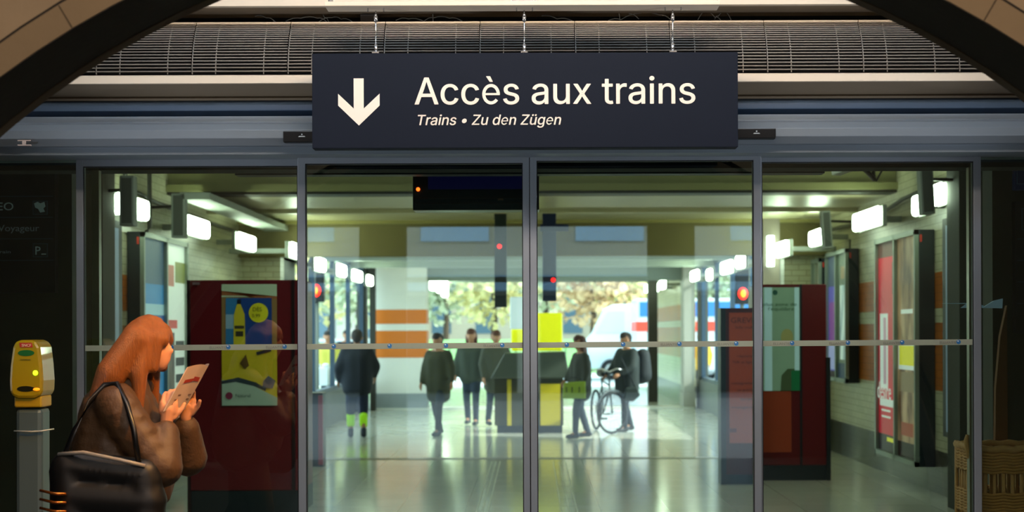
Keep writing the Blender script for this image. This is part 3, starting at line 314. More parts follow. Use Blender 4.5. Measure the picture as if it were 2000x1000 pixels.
# ---------------------------------------------------------------- the hall in front of the doors
struct('floor_hall', MB().box(-7, 7, -3.2, 8.15, -.2, 0), M('hall_floor', '4a463e', .3, var=.15, scale=2))
struct('ceiling_hall', MB().box(-7, 7, -3.2, 9.6, 4.9, 5.1), m_hallwall)
struct('wall_hall_left', MB().box(-7.2, -7, -3.4, 9.6, -.2, 5.1), m_hallwall)
struct('wall_hall_right', MB().box(7, 7.2, -3.4, 9.6, -.2, 5.1), m_hallwall)
mb = MB()
ops = [(-2.82, -2.15), (-1.57, -.1), (-.02, 1.44), (2.02, 2.76)]
e = [-7]+[v for o_ in ops for v in o_]+[7]
for a, b in zip(e[0::2], e[1::2]): mb.box(a, b, -3.4, -3.2, -.2, 2.9)
mb.box(-7, 7, -3.4, -3.2, 2.9, 5.1)
struct('wall_back', mb, m_hallwall)
mb = MB()
for a, b in ops: mb.box(a, b, -3.33, -3.28, 2.2, 2.27)
struct('trim_1', mb, m_frame)
# the wide stone arch
def arch_poly(r0, r1, cz, n=64, a0=PI-.02, a1=.02):
    return [(r0*math.cos(a0+(a1-a0)*k/n), cz+r0*math.sin(a0+(a1-a0)*k/n)) for k in range(n+1)], [(r1*math.cos(a0+(a1-a0)*k/n), cz+r1*math.sin(a0+(a1-a0)*k/n)) for k in range(n+1)]
def arch_ring(mb, r0, r1, cz, y0, y1, n=64, a0=PI-.001, a1=.001):
    I, O = arch_poly(r0, r1, cz, n, a0, a1)
    for k in range(n):
        V = [(p[0], y, p[1]) for y in (y0, y1) for p in (I[k], I[k+1], O[k+1], O[k])]
        mb.face([V[0], V[1], V[2], V[3]]); mb.face([V[7], V[6], V[5], V[4]]); mb.face([V[0], V[4], V[5], V[1]]); mb.face([V[3], V[2], V[6], V[7]])
    return mb
AC = .115
mb = MB().m(m_stone2)
arch_ring(mb, 2.878, 2.965, AC, 5.0, 5.10)
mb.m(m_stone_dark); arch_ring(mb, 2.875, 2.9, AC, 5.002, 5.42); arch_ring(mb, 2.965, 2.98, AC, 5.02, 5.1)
mb.m(M('stone_edge_brown', '5a4630', .85, var=.3, scale=5)); arch_ring(mb, 2.872, 2.93, AC, 5.40, 5.47)
mb.m(m_stone2)
struct('trim_2', mb, label='sandstone arch ring framing the doors')
mb = MB().m(m_stone)
n = 64
for k in range(n):       # wall round the arch
    a0 = PI-PI*k/n; a1 = PI-PI*(k+1)/n
    p0 = (2.98*math.cos(a0), AC+2.98*math.sin(a0)); p1 = (2.98*math.cos(a1), AC+2.98*math.sin(a1))
    mb.face([(p0[0], 5.02, p0[1]), (p1[0], 5.02, p1[1]), (p1[0], 5.02, 4.9), (p0[0], 5.02, 4.9)])
    mb.face([(p0[0], 5.35, p0[1]), (p1[0], 5.35, p1[1]), (p1[0], 5.35, 4.9), (p0[0], 5.35, 4.9)])
    mb.face([(p0[0], 5.05, p0[1]), (p1[0], 5.05, p1[1]), (p1[0], 5.35, p1[1]), (p0[0], 5.35, p0[1])])
for s in (-1, 1): mb.box(min(s*2.98, s*7), max(s*2.98, s*7), 5.05, 5.35, -.2, 4.9)
struct('wall_arch', mb)
mb = MB()
for px, dx in ((131, 0), (1954, 0)):   # joints of the voussoirs, cut slightly dark
    pass
for ang in (132.5, 48.2, 121, 59.5):
    a = math.radians(ang); d = Vector((math.cos(a), 0, math.sin(a))); t = Vector((-d.z, 0, d.x))
    c = Vector((0, 4.997, AC))
    q = [c+d*2.878+t*.002, c+d*2.962+t*.002, c+d*2.962-t*.002, c+d*2.878-t*.002]
    mb.face(q); mb.face([p+Vector((0, .004, 0)) for p in q])
struct('trim_3', mb, M('mortar_joint', '4a3d2c', .9))

# ---------------------------------------------------------------- above the doors
YD = 8.0
XL, XR = X(-420, YD), X(2480, YD)
struct('trim_4', MB().m(m_header).prism([(7.84, Z(300, 7.84)), (7.84, Z(285, 7.84)), (7.80, Z(283, 7.80)), (7.77, Z(268, 7.77)), (7.77, Z(252, 7.77)), (7.80, Z(240, 7.80)), (7.85, Z(237, 7.85)), (7.85, Z(225, 7.85)), (8.2, Z(225, 7.85)), (8.2, Z(300, 7.84))], 'x', XL, XR), bevel=.002, label='aluminium housing over the sliding doors')
struct('trim_5', MB().m(m_blue).prism([(7.96, Z(226, 7.96)), (7.90, Z(214, 7.9)), (7.90, Z(203, 7.9)), (7.94, Z(194.5, 7.94)), (8.3, Z(194.5, 7.94)), (8.3, Z(226, 7.96))], 'x', XL, XR), bevel=.004)
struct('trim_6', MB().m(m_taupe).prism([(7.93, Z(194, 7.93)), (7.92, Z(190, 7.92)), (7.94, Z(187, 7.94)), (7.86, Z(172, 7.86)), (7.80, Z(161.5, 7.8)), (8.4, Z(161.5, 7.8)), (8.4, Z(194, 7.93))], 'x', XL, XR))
struct('trim_7', MB().m(m_cream).prism([(7.79, Z(161, 7.79)), (7.79, Z(146, 7.79)), (7.83, Z(142, 7.79)), (7.99, Z(142, 7.79)), (7.99, Z(161, 7.79))], 'x', XL, XR), bevel=.003)
# the beam over the grille, with its shadowed underside
struct('trim_8', MB().m(m_cream).prism([(7.86, Z(10, 7.86)), (7.86, Z(-60, 7.86)), (8.5, Z(-60, 7.86)), (8.5, Z(10, 7.86)+.0)], 'x', XL, XR))
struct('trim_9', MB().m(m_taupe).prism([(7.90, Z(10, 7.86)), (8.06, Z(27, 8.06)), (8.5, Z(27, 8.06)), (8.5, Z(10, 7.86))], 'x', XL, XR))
struct('wall_over_doors', MB().box(XL, XR, 8.5, 8.7, Z(318, 8.2), 4.9), m_void)
# louvred grille panels
def arc(t):   # t 0 bottom, 1 top : (y, z)
    zb, zt = Z(142, 7.86), Z(44, 7.99)
    return 7.86+.13*t**2, zb+(zt-zb)*t
def make_grille():
    r = thing('grille_panel', 'white louvred grille panel in the row above the automatic doors', 'grille', (0, 7.9, Z(142, 7.88)), 'grille panels above the doors')
    W = 186*7.9/FPX
    mb = MB(); N = 20
    for i in range(N):
        u = (i+.6)/N; t = 1-(1-u)**1.0; t = u**1.0
        t = (1.35*u-.35*u*u)
        y, z = arc(t); y2, z2 = y+.014, z+.0045
        mb.box(-W/2+.003, W/2-.003, y, y2, z, z2+.0005)
    mb.build('slats', m_slat, r)
    for xx in (-W/2+.002, -W/4, W/4):
        mb = MB(); wd = .0022
        pts = [arc(k/12) for k in range(13)]
        for (ya, za), (yb, zb) in zip(pts, pts[1:]): mb.prism([(ya+.004, za), (yb+.004, zb), (yb+.012, zb), (ya+.012, za)], 'x', xx-wd, xx+wd)
        mb.build('rib', m_slat, r)
    y, z = arc(1); MB().box(-W/2+.001, W/2-.001, y-.006, y+.03, z-.004, z+.006).build('top_rim', m_cream, r)
    return r
g0 = make_grille()
for i in range(12):
    g = g0 if i == 0 else copy_tree(g0)
    g.location.x = X(6+93+186.6*(i-0), 7.9)
struct('wall_void', MB().box(XL, XR, 8.14, 8.18, Z(163, 7.8), Z(30, 8.1)), m_void)
# cables lying in the gap above the grille
cab = [((500, 30), (522, 33), (540, 41)), ((560, 40), (590, 34), (622, 34), (640, 41)), ((625, 41), (650, 33), (668, 36), (690, 41)), ((628, 24), (636, 33), (644, 41)), ((775, 39), (800, 36), (830, 41)),
       ((830, 41), (850, 34), (880, 35), (905, 41)), ((847, 26), (848, 41)), ((1060, 31), (1090, 37), (1120, 41)), ((1190, 41), (1215, 39), (1250, 27), (1290, 30), (1312, 39)), ((1365, 40), (1380, 22), (1398, 35), (1410, 41)),
       ((1398, 39), (1405, 33), (1418, 24), (1430, 40)), ((1210, 24), (1213, 40)), ((1230, 27), (1250, 38))]
for i, q in enumerate(cab):
    pts = [P(a, b, 8.06) for a, b in q]
    sm = []
    for k in range(len(pts)-1):
        for j in range(4): sm.append(pts[k].lerp(pts[k+1], j/4)+Vector((0, 0, .008*math.sin(PI*j/4))))
    sm.append(pts[-1])
    one('loose_cable', MB().tube(sm, .0022, 6), 'thin loose grey cable lying in the dark gap above the louvred grille', 'cable', M('cable_grey', 'c4ccd0', .5), group='cables in the gap above the grille')
one('junction_box', MB().box(X(706, 8.03), X(738, 8.03), 8.03, 8.1, Z(42, 8.03), Z(27, 8.03)), 'small grey box among loose cables above the grille', 'box', M('dim_grey', '5a5450', .6))

# ---------------------------------------------------------------- the hanging sign
YS = 7.55
sg = thing('hanging_sign', 'long dark blue sign with white down arrow reading Accès aux trains', 'sign', (X(1027, YS), YS, Z(289, YS)))
MB().box(X(611, YS), X(1443, YS), YS, YS+.10, Z(288.5, YS), Z(103, YS)).build('sign_board', m_navy, sg, bevel=.003)
ar = [(662, 182), (662, 205), (702.5, 244), (743, 205), (743, 182), (712, 211), (712, 152), (692.5, 152), (692.5, 211)]
MB().prism([(X(a, YS), Z(b, YS)) for a, b in ar], 'y', YS-.002, YS+.001).build('arrow', m_white, sg)
glyphs('big', 812, 1359, 203, YS-.001, m_white, sg, 'lettering', .0016)
glyphs('small', 818, 1097, 243.5, YS-.001, m_white, sg, 'lettering', .0009)
for px in (736, 1026, 1316):
    yr = YS+.05
    rod = MB().m(m_steel).tube([P(px, 104, yr), P(px, 20, yr)], .0028, 8).build('rod', None, sg)
    mb = MB().m(m_steel).tube([P(px, 103, yr), P(px, 86, yr)], .008, 10).tube([P(px, 103.5, yr), P(px, 100, yr)], [.016, .012], 12)
    mb.box(X(px, yr)-.017, X(px, yr)+.017, yr-.02, yr+.02, Z(104, yr), Z(101.5, yr))
    mb.build('rod_foot', None, rod)
    MB().m(m_steel).tube([P(px, 42, yr), P(px, 31, yr)], .009, 10).tube([P(px, 31, yr), P(px, 27, yr)], .006, 8).build('turnbuckle', None, rod)
rl = thing('mounting_rail', 'cream metal rail that carries the rods of the hanging sign', 'rail', (X(1022, 7.6), 7.6, Z(12, 7.6)))
MB().box(X(637, 7.56), X(1408, 7.56), 7.54, 7.68, Z(12, 7.56), Z(3, 7.56)).build('rail', m_cream, rl, bevel=.003)
for px in (736, 1026, 1316):
    MB().m(m_steel).box(X(px-22, 7.6), X(px+24, 7.6), 7.57, 7.65, Z(15, 7.6), Z(12.3, 7.6)).box(X(px-16, 7.6), X(px-14, 7.6), 7.59, 7.6, Z(22, 7.6), Z(15, 7.6)).box(X(px+15, 7.6), X(px+17, 7.6), 7.59, 7.6, Z(22, 7.6), Z(15, 7.6)).build('bracket', None, rl)
MB().box(X(1000, 7.6), X(1052, 7.6), 7.58, 7.66, Z(3, 7.56), Z(-30, 7.56)).build('hanger', m_steel, rl)
for px in (648, 1400): MB().tube([P(px, 4, 7.6), P(px, -60, 7.6)], .012, 8).build('hanger', m_steel, rl)

# ---------------------------------------------------------------- motion sensors on the housing
for (a, b, lab) in ((554, 640, 'black motion sensor on the door housing at the arrow end of the sign'), (1420, 1517, 'black motion sensor on the door housing beside the blank end of the sign')):
    s = thing('motion_sensor', lab, 'sensor', (X((a+b)/2, 7.74), 7.74, Z(277, 7.74)), 'motion sensors over the doors')
    MB().pbox(a, b, 252 if a > 1000 else 254, 272 if a > 1000 else 276, 7.72, .06).build('casing', m_black, s, bevel=.004)
    c = 591 if a < 1000 else 1479; zc = 264 if a < 1000 else 261
    MB().prism([(X(c-7, 7.72), Z(zc+2, 7.72)), (X(c+7, 7.72), Z(zc+2, 7.72)), (X(c+5, 7.72), Z(zc, 7.72)), (X(c-5, 7.72), Z(zc, 7.72))], 'y', 7.717, 7.721).disc((X(c, 7.72), Z(zc-3, 7.72)), .004, .004, 7.717, 10).build('logo', M('pale_grey', 'aab4ba', .5), s)

# ---------------------------------------------------------------- the glass doors
def leaf(n, x0, x1, y0, gx0, gx1, gy0, Y, lab, dots, words):
    r = thing('door_%d' % n, lab, None, (X((x0+x1)/2, Y), Y, 0), kind='structure')
    d = .045
    mb = MB().m(m_frame)
    for a, b in ((x0, gx0), (gx1, x1)): mb.box(X(a, Y), X(b, Y), Y, Y+d, .02, Z(y0, Y))
    mb.box(X(gx0, Y), X(gx1, Y), Y, Y+d, Z(gy0, Y), Z(y0, Y)); mb.box(X(gx0, Y), X(gx1, Y), Y, Y+d, .02, .14)
    fr_ = mb.build('frame', None, r, bevel=.002)
    mb = MB().m(m_seal)
    g = 1.2*Y/FPX
    for a, b in ((gx0-.6, gx0+1.6), (gx1-1.6, gx1+.6)): mb.box(X(a, Y), X(b, Y), Y+.006, Y+d-.006, .14, Z(gy0, Y))
    mb.box(X(gx0, Y), X(gx1, Y), Y+.006, Y+d-.006, Z(gy0+1.8, Y), Z(gy0-.3, Y))
    mb.build('seal', None, fr_)
    MB().box(X(gx0+1, Y), X(gx1-1, Y), Y+.018, Y+.026, .14, Z(gy0+1, Y)).build('glass_pane', m_glass, r)
    tilt = lambda px: 674-(px-1040)*.0035
    mk = M('marking_strip', 'bfc0ae', .7, emit=0); translucent(mk)
    yb = Y+.0155
    MB().face([P(gx0+1.5, tilt(gx0)-5.3, yb), P(gx1-1.5, tilt(gx1)-5.3, yb), P(gx1-1.5, tilt(gx1)+5.6, yb), P(gx0+1.5, tilt(gx0)+5.6, yb)]).build('marking_strip', mk, r)
    ms = r.children[-1] if r.children[-1].name.startswith('marking') else [c for c in r.children if c.name.startswith('marking')][0]
    mb = MB().m(M('logo_blue', '2f6fa8', .5))
    for c in dots: mb.disc((X(c, yb), Z(tilt(c)-.3, yb)), .0115, .0115, yb-.002, 18, .001)
    mb.m(M('logo_white', 'dfe8ee', .5))
    for c in dots: mb.disc((X(c-1, yb), Z(tilt(c)-2, yb)), .004, .003, yb-.003, 10, .001)
    mb.build('logo_dot', None, ms)
    for c in words: text('ELLIANTIS', c-37, tilt(c)+3.0, yb-.002, 5.0, M('logo_grey', '8e8880', .6), ms, width=.085)
    return r
leaf(1, 149.5, 583, 305, 163, 582, 322, 8.06, 'fixed aluminium glass door leaf at the yellow ticket machine end', [226, 335, 446, 556], [446, 556])
leaf(2, 582, 1034.5, 299, 597, 1022, 318, 8.0, 'sliding aluminium glass door leaf under the arrow half of the sign', [652, 761, 871, 981], [981])
leaf(3, 1036, 1487, 297, 1049, 1473, 314, 8.0, 'sliding aluminium glass door leaf under the lettered half of the sign', [1107, 1217, 1327, 1438], [1327, 1438])
leaf(4, 1486.5, 1917, 302, 1489, 1902.5, 318, 8.06, 'fixed aluminium glass door leaf beside the wicker basket', [1547, 1656, 1762, 1872], [1547, 1656, 1762, 1872])
one('maker_plate', MB().box(X(36, 7.76), X(61, 7.76), 7.757, 7.765, Z(272, 7.76), Z(270, 7.76)).box(X(45, 7.76), X(52, 7.76), 7.757, 7.765, Z(279, 7.76), Z(272, 7.76)).box(X(36, 7.76), X(61, 7.76), 7.757, 7.775, Z(281, 7.76), Z(279, 7.76)), 'small pale maker mark on the aluminium housing above the yellow ticket machine', 'mark', M('plate_pale', 'b4a49c', .5))
struct('trim_10', MB().box(X(582, 8.01), X(1487, 8.01), 7.985, 8.02, Z(300, 8), Z(296.5, 8)), m_seal)
struct('trim_11', MB().box(X(1034.5, 8.02), X(1036, 8.02), 8.02, 8.04, .02, Z(299, 8)), m_seal)
# the flanks behind side panes
for k, (a, b) in enumerate(((-420, 149), (1918, 2480))):
    w_ = thing('window_%d' % (k+1), None, None, (X((a+b)/2, 8.06), 8.06, 0), kind='structure')
    MB().box(X(a, 8.06), X(b, 8.06), 8.075, 8.085, .05, Z(300, 8.06)).build('glass_pane', m_glass, w_)
    MB().box(X(a, 8.06), X(b, 8.06), 8.06, 8.1, 0, .05).build('bottom_rail', m_frame, w_)
struct('trim_12', MB().box(X(163, 8.2), X(190, 8.6), 8.5, 8.55, 0, 3).box(X(1888, 8.55), X(1912, 8.55), 8.5, 8.55, 0, 3), M('pale_jamb', '6b6650', .3, .2))
struct('wall_flank_left', MB().box(-7, X(146, 9.35), 9.3, 9.5, -.2, 5), m_olive)
struct('wall_flank_right', MB().box(X(1934, 9.35), 7, 9.3, 9.5, -.2, 5), m_olive)
struct('wall_jamb_left', MB().box(-4.4, X(225, 13.9), 13.5, 13.9, -.2, 5), M('dark_brown_pier', '3d3423', .7, var=.2, scale=2))
struct('wall_jamb_right', MB().box(X(1850, 13.9), 4.4, 13.5, 13.9, -.2, 5), M('dark_green_pier', '20261e', .7, var=.2, scale=2))
struct('ceiling_lobby', MB().box(-7, 7, 8.7, 16.7, 3.65, 3.75), M('lobby_ceiling', '5b5a3c', .6))
struct('wall_lobby_left', MB().box(-4.5, -4.4, 9.5, 14.0, -.2, 3.7), m_olive)
struct('wall_lobby_right', MB().box(4.4, 4.5, 9.5, 14.0, -.2, 3.7), m_olive)

# ---------------------------------------------------------------- the passage
struct('floor', MB().box(-7, 7, 8.15, 44, -.2, 0), floor_mat())
struct('wall_left', MB().box(-4.1, -3.93, 13.9, 20.9, -.2, 3.7), m_tile)
struct('wall_right', MB().box(3.93, 4.1, 13.9, 20.9, -.2, 3.7), m_tile)
ol = M('olive_fascia', '8a8758', .55, var=.08, scale=2)
struct('trim_13', MB().box(-4, 4, 16.7, 17.0, Z(372, 16.7), 3.7).box(-4, 4, 16.62, 16.7, Z(372, 16.62), Z(358, 16.62)), ol)
struct('trim_14', MB().box(-4, 4, 16.66, 16.98, Z(378, 16.66), Z(372.5, 16.66)), M('dark_line', '1c1a10', .5))
struct('ceiling', MB().box(-4, 4, 17.0, 20.9, 3.07, 3.2), m_ceil1)
struct('trim_15', MB().box(-4, 4, 18.7, 18.85, 3.02, 3.07), m_ceil1)
struct('trim_16', MB().box(-4, 4, 20.7, 20.9, Z(500, 20.7), 3.07), m_beam)
struct('trim_17', MB().box(-4, 4, 20.62, 20.7, Z(436, 20.62), 3.07), M('yellow_edge', '9c9258', .4))
struct('wall_stub_left', MB().box(-4.0, -3.4, 20.9, 21.2, -.2, 3.1), m_tile)
struct('wall_stub_right', MB().box(3.4, 4.0, 20.9, 21.2, -.2, 3.1), m_tile)
struct('column_right', MB().box(X(1487, 20.8), X(1519, 20.8), 20.6, 20.9, 0, 3.07), M('pinkish_pier', '9a8f84', .6))
struct('ceiling_rear', MB().box(-3.6, 3.6, 20.9, 32.2, 2.95, 3.1), m_ceil1)
mb = MB()
for yy in (23.5, 26.5, 29.4): mb.box(-3.6, 3.6, yy, yy+.18, 2.8, 2.95)
struct('trim_18', mb, M('grey_ceiling_rib', '8b9490', .5))
struct('trim_19', MB().box(-3.6, 3.6, 32, 32.3, Z(548, 32), 2.98), M('grey_beam', '7f8a84', .5))
m_sill = M('tiled_plinth', '4d5048', .5, var=.1)
for s, nm in ((-1, 'left'), (1, 'right')):
    a, b = sorted((s*3.4, s*3.6))
    struct('wall_rear_'+nm, MB().box(a, b, 21.2, 32.2, 0, .58).box(a, b, 21.2, 22.2, .58, 2.95).box(a, b, 31.7, 32.0, .58, 2.95), m_sill)
    a3, b3 = sorted((s*3.4, s*3.44)); struct('trim_%d' % (24 if s < 0 else 25), MB().box(a3, b3, 21.2, 32, 2.57, 2.63), m_grey_box)
    a2, b2 = sorted((s*3.45, s*3.53))
    mb = MB()
    for yy in (22.2, 24.6, 27.0, 29.3, 31.6): mb.box(a2, b2, yy-.05, yy+.05, .58, 2.95)
    mb.box(a2, b2, 22.2, 31.7, 2.86, 2.95); mb.box(a2, b2, 22.2, 31.7, .58, .64)
    struct('window_%d' % (3 if s < 0 else 4), mb, M('blue_grey_mullion', '33475a', .4))
pl = thing('column_white', None, None, (X(785, 32), 32, 0), kind='structure')
x0, x1 = X(735, 32), X(835, 32)
MB().box(x0, x1, 31.6, 32.3, .3, 3.0).build('shaft', m_white_paint, pl)
MB().box(x0-.01, x1+.01, 31.58, 32.32, 0, .32).build('plinth', m_greyp, pl)
MB().box(x0-.006, x1+.006, 31.59, 32.31, 1.05, 1.60).box(x0-.006, x1+.006, 31.59, 32.31, 1.74, 2.03).build('stripe', m_orange, pl)
struct('column_grey', MB().box(X(1332, 32), X(1353, 32), 31.6, 32.3, .3, 3.0).box(X(1330, 32), X(1354, 32), 31.55, 32.3, 0, .32), M('grey_pier', 'a9a69a', .6))
struct('trim_20', MB().box(-3.3, 3.3, 31.5, 32.4, 0, .02), M('pale_threshold', 'd8d8cc', .3))
struct('trim_21', MB().box(-3.3, 3.3, 19.2, 19.45, 0, .004), M('reflected_threshold', '5a533e', .3))  # brown strip laid on the floor as the back threshold's reflection
struct('wall_end_right', MB().box(3.2, 3.4, 32.3, 43, 0, 3.1), m_tile)
struct('ceiling_end', MB().box(-3.6, 3.6, 32.3, 43, 3.0, 3.1), m_ceil1)
struct('trim_22', MB().box(-3.6, 3.6, 42.8, 43, Z(551, 42.8), 3.1), M('grey_beam', '7f8a84', .5))
struct('trim_23', MB().box(X(1266, 34.5), X(1284, 34.5), 34.4, 34.8, 0, 3.0).box(X(722, 31), X(733, 31), 31, 31.15, 0, 2.95), M('dark_pier', '2c2a22', .6))
for i, xx in enumerate((-.50, -.45, -.40, .25, .32, .39)):
    one('guide_strip', MB().box(xx-.006, xx+.006, 8.6, 18.9, 0, .003), 'thin pale guidance line running along the polished floor of the passage', 'floor strip', M('guide_pale', 'd8d6c6', .4), group='guidance lines in the floor')

# ---------------------------------------------------------------- lamps, speakers, conduit on the passage walls
m_lampglow = E('lamp_glow', 'f4ffe0', 24)
def make_lamp(L, br):
    r = thing('bulkhead_lamp', 'lit white bulkhead lamp', 'lamp')
    MB().box(-L/2, L/2, 0, .045, -.11, .11).build('housing', m_grey_box, r, bevel=.01)
    MB().box(-L/2+.02, L/2-.02, -.075, 0, -.10, .10).build('diffuser', m_lampglow, r, bevel=.035)
    MB().box(-.05, .05, .045, br, -.03, .03).build('bracket', m_grey_box, r)
    return r
lamps = [  # wall side, x, y, z, length, label
 (-1, 3.6, 16.5, 2.71, 1.0, 'lit white lamp on the tiled wall over the poster cabinets behind the orange-haired person'),
 (-1, 3.6, 19.3, 2.71, 1.05, 'lit white lamp above the red kiosk with the blue poster, the larger of two'),
 (-1, 3.1, 20.1, 2.64, .8, 'lit lamp beside the door stile above the edge of the blue-poster red kiosk'),
 (-1, 3.1, 22.4, 2.56, .75, 'lit lamp above the signal light, first in the row towards the white pillar'),
 (-1, 3.1, 24.9, 2.57, .8, 'lit white lamp second from the signal light in the row before the white pillar'),
 (-1, 3.1, 27.1, 2.56, 1.1, 'lit white lamp third from the signal light in the row before the white pillar'),
 (-1, 3.1, 29.2, 2.55, .6, 'lit white lamp last in the row, just before the white pillar with orange bands'),
 (1, 3.6, 16.5, 2.77, 1.2, 'largest lit white lamp, on the tiled wall above the red poster cabinet'),
 (1, 3.6, 19.3, 2.75, 1.0, 'lit white lamp with a tall grey speaker at its end, above the violet poster cabinet'),
 (1, 3.27, 20.05, 2.64, .75, 'lit white lamp on the wall above the tall red kiosk with the green poster'),
 (1, 3.1, 22.8, 2.60, .6, 'lit white lamp beside the door stile, in the row over the windows'),
 (1, 3.1, 24.4, 2.58, 1.1, 'lit white lamp over the windows, above the lit signal and the orange notice totem'),
 (1, 3.1, 26.8, 2.55, .4, 'small lit lamp over the windows, second in line behind the signal light'),
 (1, 3.1, 29.2, 2.62, 1.0, 'lit white lamp over the windows nearest the grey pier'),
 (-1, 3.75, 14.7, 2.76, .45, 'narrow lit lamp beside the tall grey speaker over the dark end of the poster cabinets'),
 (-1, 3.78, 14.05, 2.76, .2, 'thin lit lamp at the dark brown pier, partly behind the tall speaker'),
 (1, 3.72, 14.75, 2.78, .35, 'narrow lit lamp on the passage side of the tilted grey speaker above the brown poster'),
 (1, 3.72, 14.05, 2.82, .35, 'lit lamp with dark cables crossing it beside the dark green pier'),
 (1, 2.86, 33.6, 2.58, 1.0, 'small lit lamp beyond the grey pier, first of three by the far wall'),
 (1, 2.86, 35.5, 2.56, .9, 'small lit lamp beyond the grey pier, second of three by the far wall'),
 (1, 2.86, 38.2, 2.62, .7, 'small lit lamp beyond the grey pier, third of three by the far wall'),
]
for i, (s, x, y, z, L, lab) in enumerate(lamps):
    r = make_lamp(L, (3.93 if y < 20.8 else 3.4 if y < 32 else 3.2)-x-.003)
    r.location = (s*x, y, z); r.rotation_euler = (0, 0, -s*PI/2) 
    r['label'] = lab; r['group'] = 'bulkhead lamps along the passage walls'
for (px, py, Y, lab) in ((845, 557, 41, 'first'), (858, 562, 42, 'second'), (868, 570, 42.6, 'third')):
    one('canopy_lamp', MB().box(X(px, Y)-.08, X(px, Y)+.08, Y, Y+.5, Z(py+9, Y), 3.0), 'small round-edged lit lamp hanging past the white pillar, %s from the pillar' % lab, 'lamp', m_lampglow, bevel=.04, group='lamps past the white pillar')
one('light_panel', MB().box(X(1500, 20.5), X(1512, 20.5), 20.45, 20.6, Z(522, 20.5), Z(462, 20.5)), 'tall narrow lit white panel on the pinkish pier beside the door stile', 'light panel', E('panel_glow', 'f0ffe8', 5))
def speaker(px0, px1, py0, py1, Y, tilt, lab):
    r = thing('column_speaker', lab, 'loudspeaker', (X((px0+px1)/2, Y), Y, Z(py1, Y)), 'tall grey column speakers')
    w = (px1-px0)/2*Y/FPX; h = (py1-py0)*Y/FPX
    R = Matrix.Translation(r.location) @ Matrix.Rotation(tilt, 4, 'Y')
    MB().box(-w, w, 0, .13, 0, h, R).build('cabinet', m_grey_box, r, bevel=.008)
    MB().box(-w*.7, w*.7, -.006, 0, h*.05, h*.95, R).build('grille_cloth', M('speaker_cloth', '4e534e', .9), r)
    s = 1 if px0 > 1040 else -1
    a = R @ Vector((0, .12, h*.7)); MB().tube([a, a+Vector((s*.06, .04, .02)), Vector((s*(3.92 if Y > 15 else 3.78), Y+(.12 if Y > 15 else .02), a.z))], .015, 8).build('bracket', m_black, r)
speaker(234, 262, 340, 438, 13.65, .0, 'tall grey column speaker between two narrow lamps at the brown pier')
speaker(335, 362, 375, 462, 15.6, .0, 'tall grey column speaker beside the lamp over the white poster')
speaker(1802, 1828, 325, 421, 13.65, -.05, 'tilted grey column speaker over the brown poster cabinet')
speaker(1610, 1628, 413, 487, 17.6, -.07, 'tall grey column speaker over the violet poster cabinet')
cg = M('conduit_grey', '3c4038', .5)
for pts, lab in (([(-3.88, 14.2, 3.6), (-3.88, 14.9, 2.98), (-3.88, 16, 2.93), (-3.88, 20.6, 2.9)], 'grey conduit run along the tiled wall behind the lamps over the blue poster'),
                 ([(3.88, 14.3, 3.0), (3.88, 16.2, 2.96), (3.88, 17.3, 2.87), (3.88, 18.4, 2.86), (3.88, 20.6, 2.9)], 'looping conduit along the tiled wall over the red and violet poster cabinets'),
                 ([(-3.82, 15.45, 3.64), (-3.82, 15.47, 2.64), (-3.86, 15.5, 2.6)], 'vertical cable on the tiled wall beside the tall grey speaker')):
    one('conduit', MB().tube(pts, .022, 8), lab, 'conduit', cg)
one('cable_duct', MB().box(-3.55, -3.25, 15.6, 20.6, 2.93, 3.0), 'long grey duct under the ceiling over the red kiosk with blue poster', 'duct', m_grey_box)
one('wall_cable', MB().tube([(3.9, 19.0, 2.7), (3.9, 19.02, 2.3), (3.9, 19.2, 1.6)], .012, 6), 'thin cable hanging down the tiled wall beside the violet poster cabinet', 'cable', cg)

# ---------------------------------------------------------------- illuminated poster cabinets
def art(mb, s, L, y0, y1, z0, z1, items):
    for i, (u0, u1, v0, v1, mat) in enumerate(items):
        x = s*(L-.001*(i+1)); mb.m(mat)
        mb.face([(x, y0+(y1-y0)*u0, z0+(z1-z0)*v0), (x, y0+(y1-y0)*u1, z0+(z1-z0)*v0), (x, y0+(y1-y0)*u1, z0+(z1-z0)*v1), (x, y0+(y1-y0)*u0, z0+(z1-z0)*v1)])
def lit(name, c, s=.55): return M(name, c, .4, emit=s)
def blotchy(name, c1, c2, s, sc=(3, 3, 1.2)):
    m = M(name, c1, .4, emit=s); nt = m.node_tree; b = nt.nodes['Principled BSDF']
    tc = nt.nodes.new('ShaderNodeTexCoord'); mp = nt.nodes.new('ShaderNodeMapping'); mp.inputs['Scale'].default_value = sc
    n = nt.nodes.new('ShaderNodeTexNoise'); n.inputs['Scale'].default_value = 1.6; n.inputs['Detail'].default_value = 3
    cr = nt.nodes.new('ShaderNodeValToRGB'); cr.color_ramp.elements[0].position = .35; cr.color_ramp.elements[1].position = .65
    cr.color_ramp.elements[0].color = (*lin(c1), 1); cr.color_ramp.elements[1].color = (*lin(c2), 1)
    nt.links.new(tc.outputs['Object'], mp.inputs[0]); nt.links.new(mp.outputs[0], n.inputs['Vector']); nt.links.new(n.outputs['Fac'], cr.inputs[0])
    nt.links.new(cr.outputs[0], b.inputs['Base Color']); nt.links.new(cr.outputs[0], b.inputs['Emission Color']); return m
